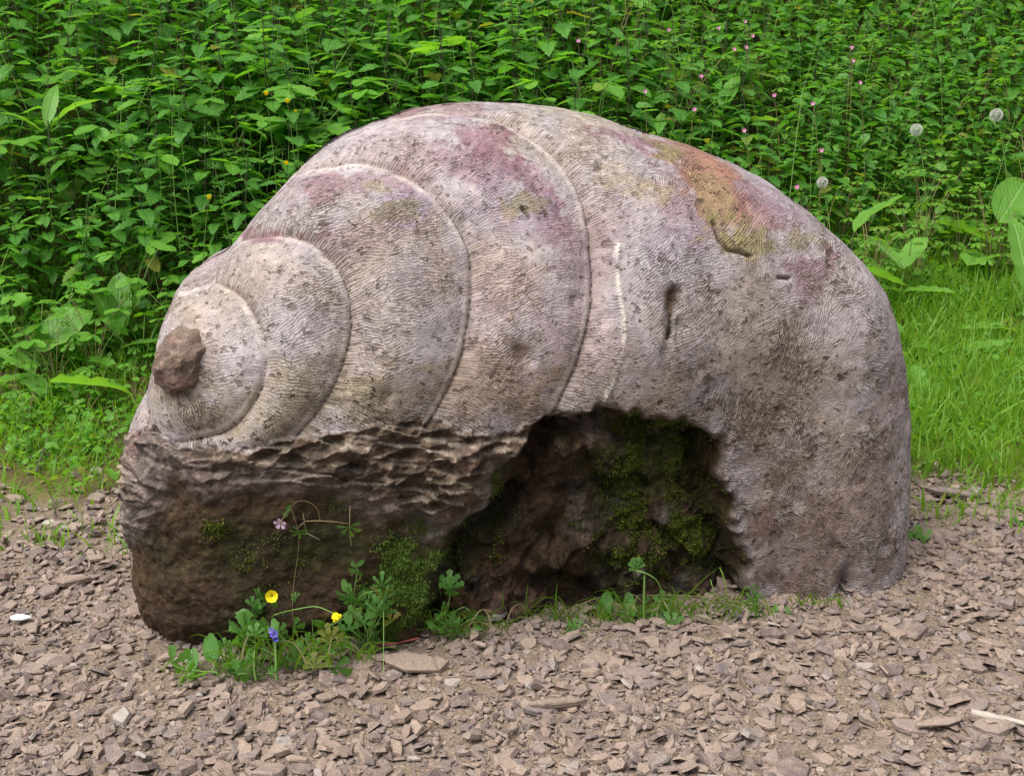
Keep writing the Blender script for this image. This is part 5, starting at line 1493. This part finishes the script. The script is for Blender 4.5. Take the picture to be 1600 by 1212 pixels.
leafy(3, 'low leafy weed between the green moss streak and the drooping buttercup', (570, 2.70), (525, 930, 625, 1010), 20, 2.68)
leafy(4, 'low weed with small leaves under the single five fingered leaf', (710, 2.80), (680, 950, 760, 995), 12, 2.77)
leafy(5, 'low weed with small leaves around the foot of the cut stalk', (1000, 2.88), (965, 935, 1060, 985), 14, 2.86)

# ---- grass tufts at the foot
def tuft(label, base, blades, mat=M_GRASS, name='grass_tuft'):
    b = spot(*base); root = tag(empty(name, b), label, 'grass tuft')
    for k, (u0, v0, u1, v1, u2, v2, Y, w) in enumerate(blades):
        P = bez(at_depth(u0, v0, Y), at_depth(u1, v1, Y - .02), at_depth(u2, v2, Y - .03), 8) - b
        d = np.gradient(P, axis=0); s = np.cross(d, [0, 1, .3]); s /= np.linalg.norm(s, axis=1)[:, None]
        ww = w * np.array([.8, 1, 1, .95, .85, .7, .45, .05])
        V = np.stack([P - s * ww[:, None], P + s * ww[:, None]], 1).reshape(-1, 3)
        F = [(2 * i, 2 * i + 1, 2 * i + 3, 2 * i + 2) for i in range(7)]
        U = [(.2 + .6 * j, i / 7) for i in range(8) for j in (0, 1)]
        part('blade', mesh_from('blade', V, F, M_STRAW if k % 5 == 4 else mat, True, U), root)
    return root
def random_blades(n, u0, u1, v, seed, spread, h, Y, w=.0016):
    r = random.Random(seed); out = []
    for _ in range(n):
        u = r.uniform(u0, u1); s = r.choice([-1, 1]) * r.uniform(.2, 1) * spread; hh = r.uniform(.3, 1) * h
        out.append((u, v + r.uniform(-4, 8), u + s * .35, v - hh * 1.2, u + s, v - hh * r.uniform(.2, .9), Y + r.uniform(-.03, .03), w * r.uniform(.7, 1.2)))
    return out
tuft('tangled grass with long bent blades at the foot of the hollow beside the cut stalk', (1070, 2.90),
     [(1030, 985, 1090, 905, 1124, 886, 2.86, .002), (1124, 886, 1132, 895, 1136, 938, 2.86, .0016), (1000, 960, 1050, 940, 1150, 985, 2.85, .002), (960, 985, 1010, 940, 1090, 930, 2.86, .0018), (1010, 930, 1080, 925, 1190, 945, 2.87, .0018), (1000, 945, 1060, 955, 1130, 940, 2.86, .0016), (1035, 990, 1060, 930, 1050, 915, 2.87, .0016), (1110, 905, 1112, 915, 1122, 938, 2.86, .0012)] + random_blades(44, 960, 1190, 968, 1, 70, 62, 2.87))
tuft('sprawling grass on the gravel under the middle of the hollow', (860, 2.86),
     [(870, 985, 866, 940, 871, 908, 2.85, .0024), (800, 975, 815, 935, 860, 930, 2.86, .0016), (785, 975, 786, 930, 786, 920, 2.86, .0016), (820, 965, 822, 930, 826, 905, 2.86, .0014), (870, 960, 920, 935, 950, 930, 2.86, .0018), (860, 990, 910, 965, 990, 990, 2.84, .0018), (830, 950, 860, 915, 880, 950, 2.86, .0016)] + random_blades(40, 780, 950, 975, 2, 60, 48, 2.86))
tuft('thin grass with a few dry blades at the foot of the moss streak', (640, 2.80), random_blades(46, 565, 760, 1000, 3, 60, 46, 2.80))
tuft('grass blades springing up between the trailing buttercup and the bluebell stalk', (480, 2.66),
     [(460, 1020, 500, 985, 570, 935, 2.64, .0018), (450, 1025, 490, 1000, 530, 985, 2.64, .0018), (470, 1020, 500, 980, 512, 960, 2.65, .0016), (500, 1030, 505, 1000, 540, 985, 2.63, .0018)] + random_blades(56, 380, 590, 1030, 4, 60, 55, 2.62))
tuft('sparse low grass under the boulder by the folded weed leaves', (330, 2.60), random_blades(26, 255, 400, 1048, 5, 45, 30, 2.57))
tuft('small grass and moss tuft between the two lobes of the carved lip', (1285, 2.97), random_blades(34, 1235, 1330, 945, 6, 22, 22, 2.94))

tuft('bushy grass and weed blades around the pale blotched leaves', (420, 2.64), random_blades(50, 340, 520, 1040, 14, 50, 60, 2.60, .002))
tuft('fine curling grass in front of the single five fingered leaf', (720, 2.80), random_blades(40, 660, 800, 985, 15, 50, 50, 2.79))
tuft('fine curling grass running towards the carved lip', (1120, 2.92), random_blades(44, 1040, 1210, 962, 16, 60, 48, 2.88))
tuft('fine curling grass round the little plantain', (940, 2.88), random_blades(40, 880, 1010, 975, 17, 50, 48, 2.85))

# ---- moss on the rock: little tufts that cannot be counted
def moss_material(name='moss', cs=((0.025, 0.038, 0.008), (0.060, 0.085, 0.012), (0.15, 0.155, 0.024))):
    t = NT(name)
    v = t.n('Attribute', attribute_name='var').outputs['Fac']
    c = t.ramp(v, [(0, cs[0]), (0.5, cs[1]), (1, cs[2])])
    return t.out(t.n('BsdfPrincipled', {'Base Color': c, 'Roughness': 0.9, 'Specular IOR Level': 0.1}).outputs[0])
M_MOSS = moss_material()
MV = np.array([(-.22, 0, 0), (.22, 0, 0), (-.16, .06, .55), (.16, .06, .55), (0, .2, 1.0)]); MF = np.array([(0, 1, 3), (0, 3, 2), (2, 3, 4)])
def moss_patch(name, parent, label, blobs, n, size, seed, mat=None, hang=0.25):
    r = np.random.default_rng(seed)
    fi = np.flatnonzero((front > 0.5) & (Z > -0.05))
    dens = np.zeros(len(fi))
    for (u, v, ru, rv, k) in blobs:
        c = on_front(u, v)
        q = ((X[fi] - c[0]) / (ru / 620)) ** 2 + ((Z[fi] - c[2]) / (rv / 620)) ** 2
        dens = np.maximum(dens, k * np.exp(-q * 1.2))
    dens *= m_dark[fi] ** 2 * sstep(-0.12, 0.22, fbm(SV[fi] * 13, 3, seed))
    i = r.choice(fi, n, p=dens / dens.sum())
    P = P1[i] + r.normal(0, .002, (n, 3)); N = N1[i]
    # rotation with +Z along the normal bent downwards a little
    zd = N + np.array([0, -0.1, -hang]) + r.normal(0, .45, (n, 3)); zd /= np.linalg.norm(zd, axis=1)[:, None]
    xd = np.cross(zd, r.normal(size=(n, 3))); xd /= np.linalg.norm(xd, axis=1)[:, None]
    yd = np.cross(zd, xd)
    R = np.stack([xd, yd, zd], 2)
    me = scatter(MV, MF, P - np.array(parent.location), R, size * r.uniform(.5, 1.3, n), name, mat or M_MOSS, True, None, r.random(n) * .7 + .3 * r.random())
    o = add(name, me, parent); tag(o, label, kind='stuff')
moss_patch('moss', boulder, 'olive green moss growing in the hollow', [(1000, 720, 45, 70, 1), (1050, 740, 40, 50, .8), (1085, 840, 55, 50, 1), (1010, 820, 60, 60, .8), (1100, 800, 30, 40, .6), (990, 890, 60, 40, .5), (985, 690, 30, 20, .8), (1040, 900, 60, 30, .4)], 30000, 0.0062, 5)
moss_patch('moss', boulder, 'fresh green moss streak running down beside the hollow', [(650, 880, 40, 30, 1), (632, 920, 34, 50, 1), (612, 960, 30, 40, .7), (690, 855, 20, 12, .6)], 24000, 0.0070, 6, moss_material('fresh_moss', ((0.035, 0.065, 0.012), (0.075, 0.125, 0.020), (0.15, 0.20, 0.04))), 1.1)
moss_patch('moss', boulder, 'thin ochre moss tufts on the dark rock', [(774, 770, 10, 40, 1), (775, 870, 9, 40, 1), (738, 800, 12, 14, .6), (335, 828, 16, 12, .8), (665, 825, 25, 15, .7), (425, 880, 40, 30, .35), (890, 850, 20, 30, .5), (520, 790, 40, 14, .25)], 4500, 0.0058, 7)

# ---- sticks
def stick(name, label, pts, r0, mat, cat='stick'):
    P = np.array([on_ground(u, v) + [0, 0, h] for u, v, h in pts]); b = P.mean(0)
    P = P - b
    t = np.linspace(0, len(P) - 1, 4 * len(P)); Q_ = np.stack([np.interp(t, np.arange(len(P)), P[:, k]) for k in range(3)], 1)
    v, f, u = tube(Q_, r0 * (1 - .35 * np.linspace(0, 1, len(Q_))) * (1 + .12 * np.sin(np.arange(len(Q_)) * 2.3)), 7)
    n = len(Q_); f = list(f) + [tuple(range(6, -1, -1)), tuple((n - 1) * 7 + k for k in range(7))]
    v = v * [1, 1, 0.6]
    v = v + 0.0012 * np.random.default_rng(3).normal(size=v.shape)
    o = add(name, mesh_from(name, v, f, mat, True, u)); o.location = b
    tag(o, label, cat)
stick('bleached_stick', 'whitened split stick lying on the gravel at the frame edge', [(1516, 1124, .02), (1560, 1134, .022), (1640, 1152, .02)], .012, M_BLEACH)
stick('twig', 'thin dark curved twig lying at the edge of the short grass', [(58, 748, .02), (70, 720, .05), (102, 702, .03)], .0035, M_TWIG, 'twig')
stick('twig', 'short dark twig curling up from the gravel near the boulder', [(88, 818, .01), (86, 800, .04), (77, 786, .05)], .003, M_TWIG, 'twig')
stick('twig', 'long brown twig lying across the short grass', [(60, 620, .03), (95, 600, .04), (120, 588, .03)], .003, M_TWIG, 'twig')
stick('red_stalk', 'dry reddish stalk lying flat on the gravel below the moss streak', [(590, 1020, .02), (625, 1016, .022), (655, 1010, .025)], .0035, flat_material('red_stalk', (.20, .035, .03), (.30, .08, .05)), 'stalk')
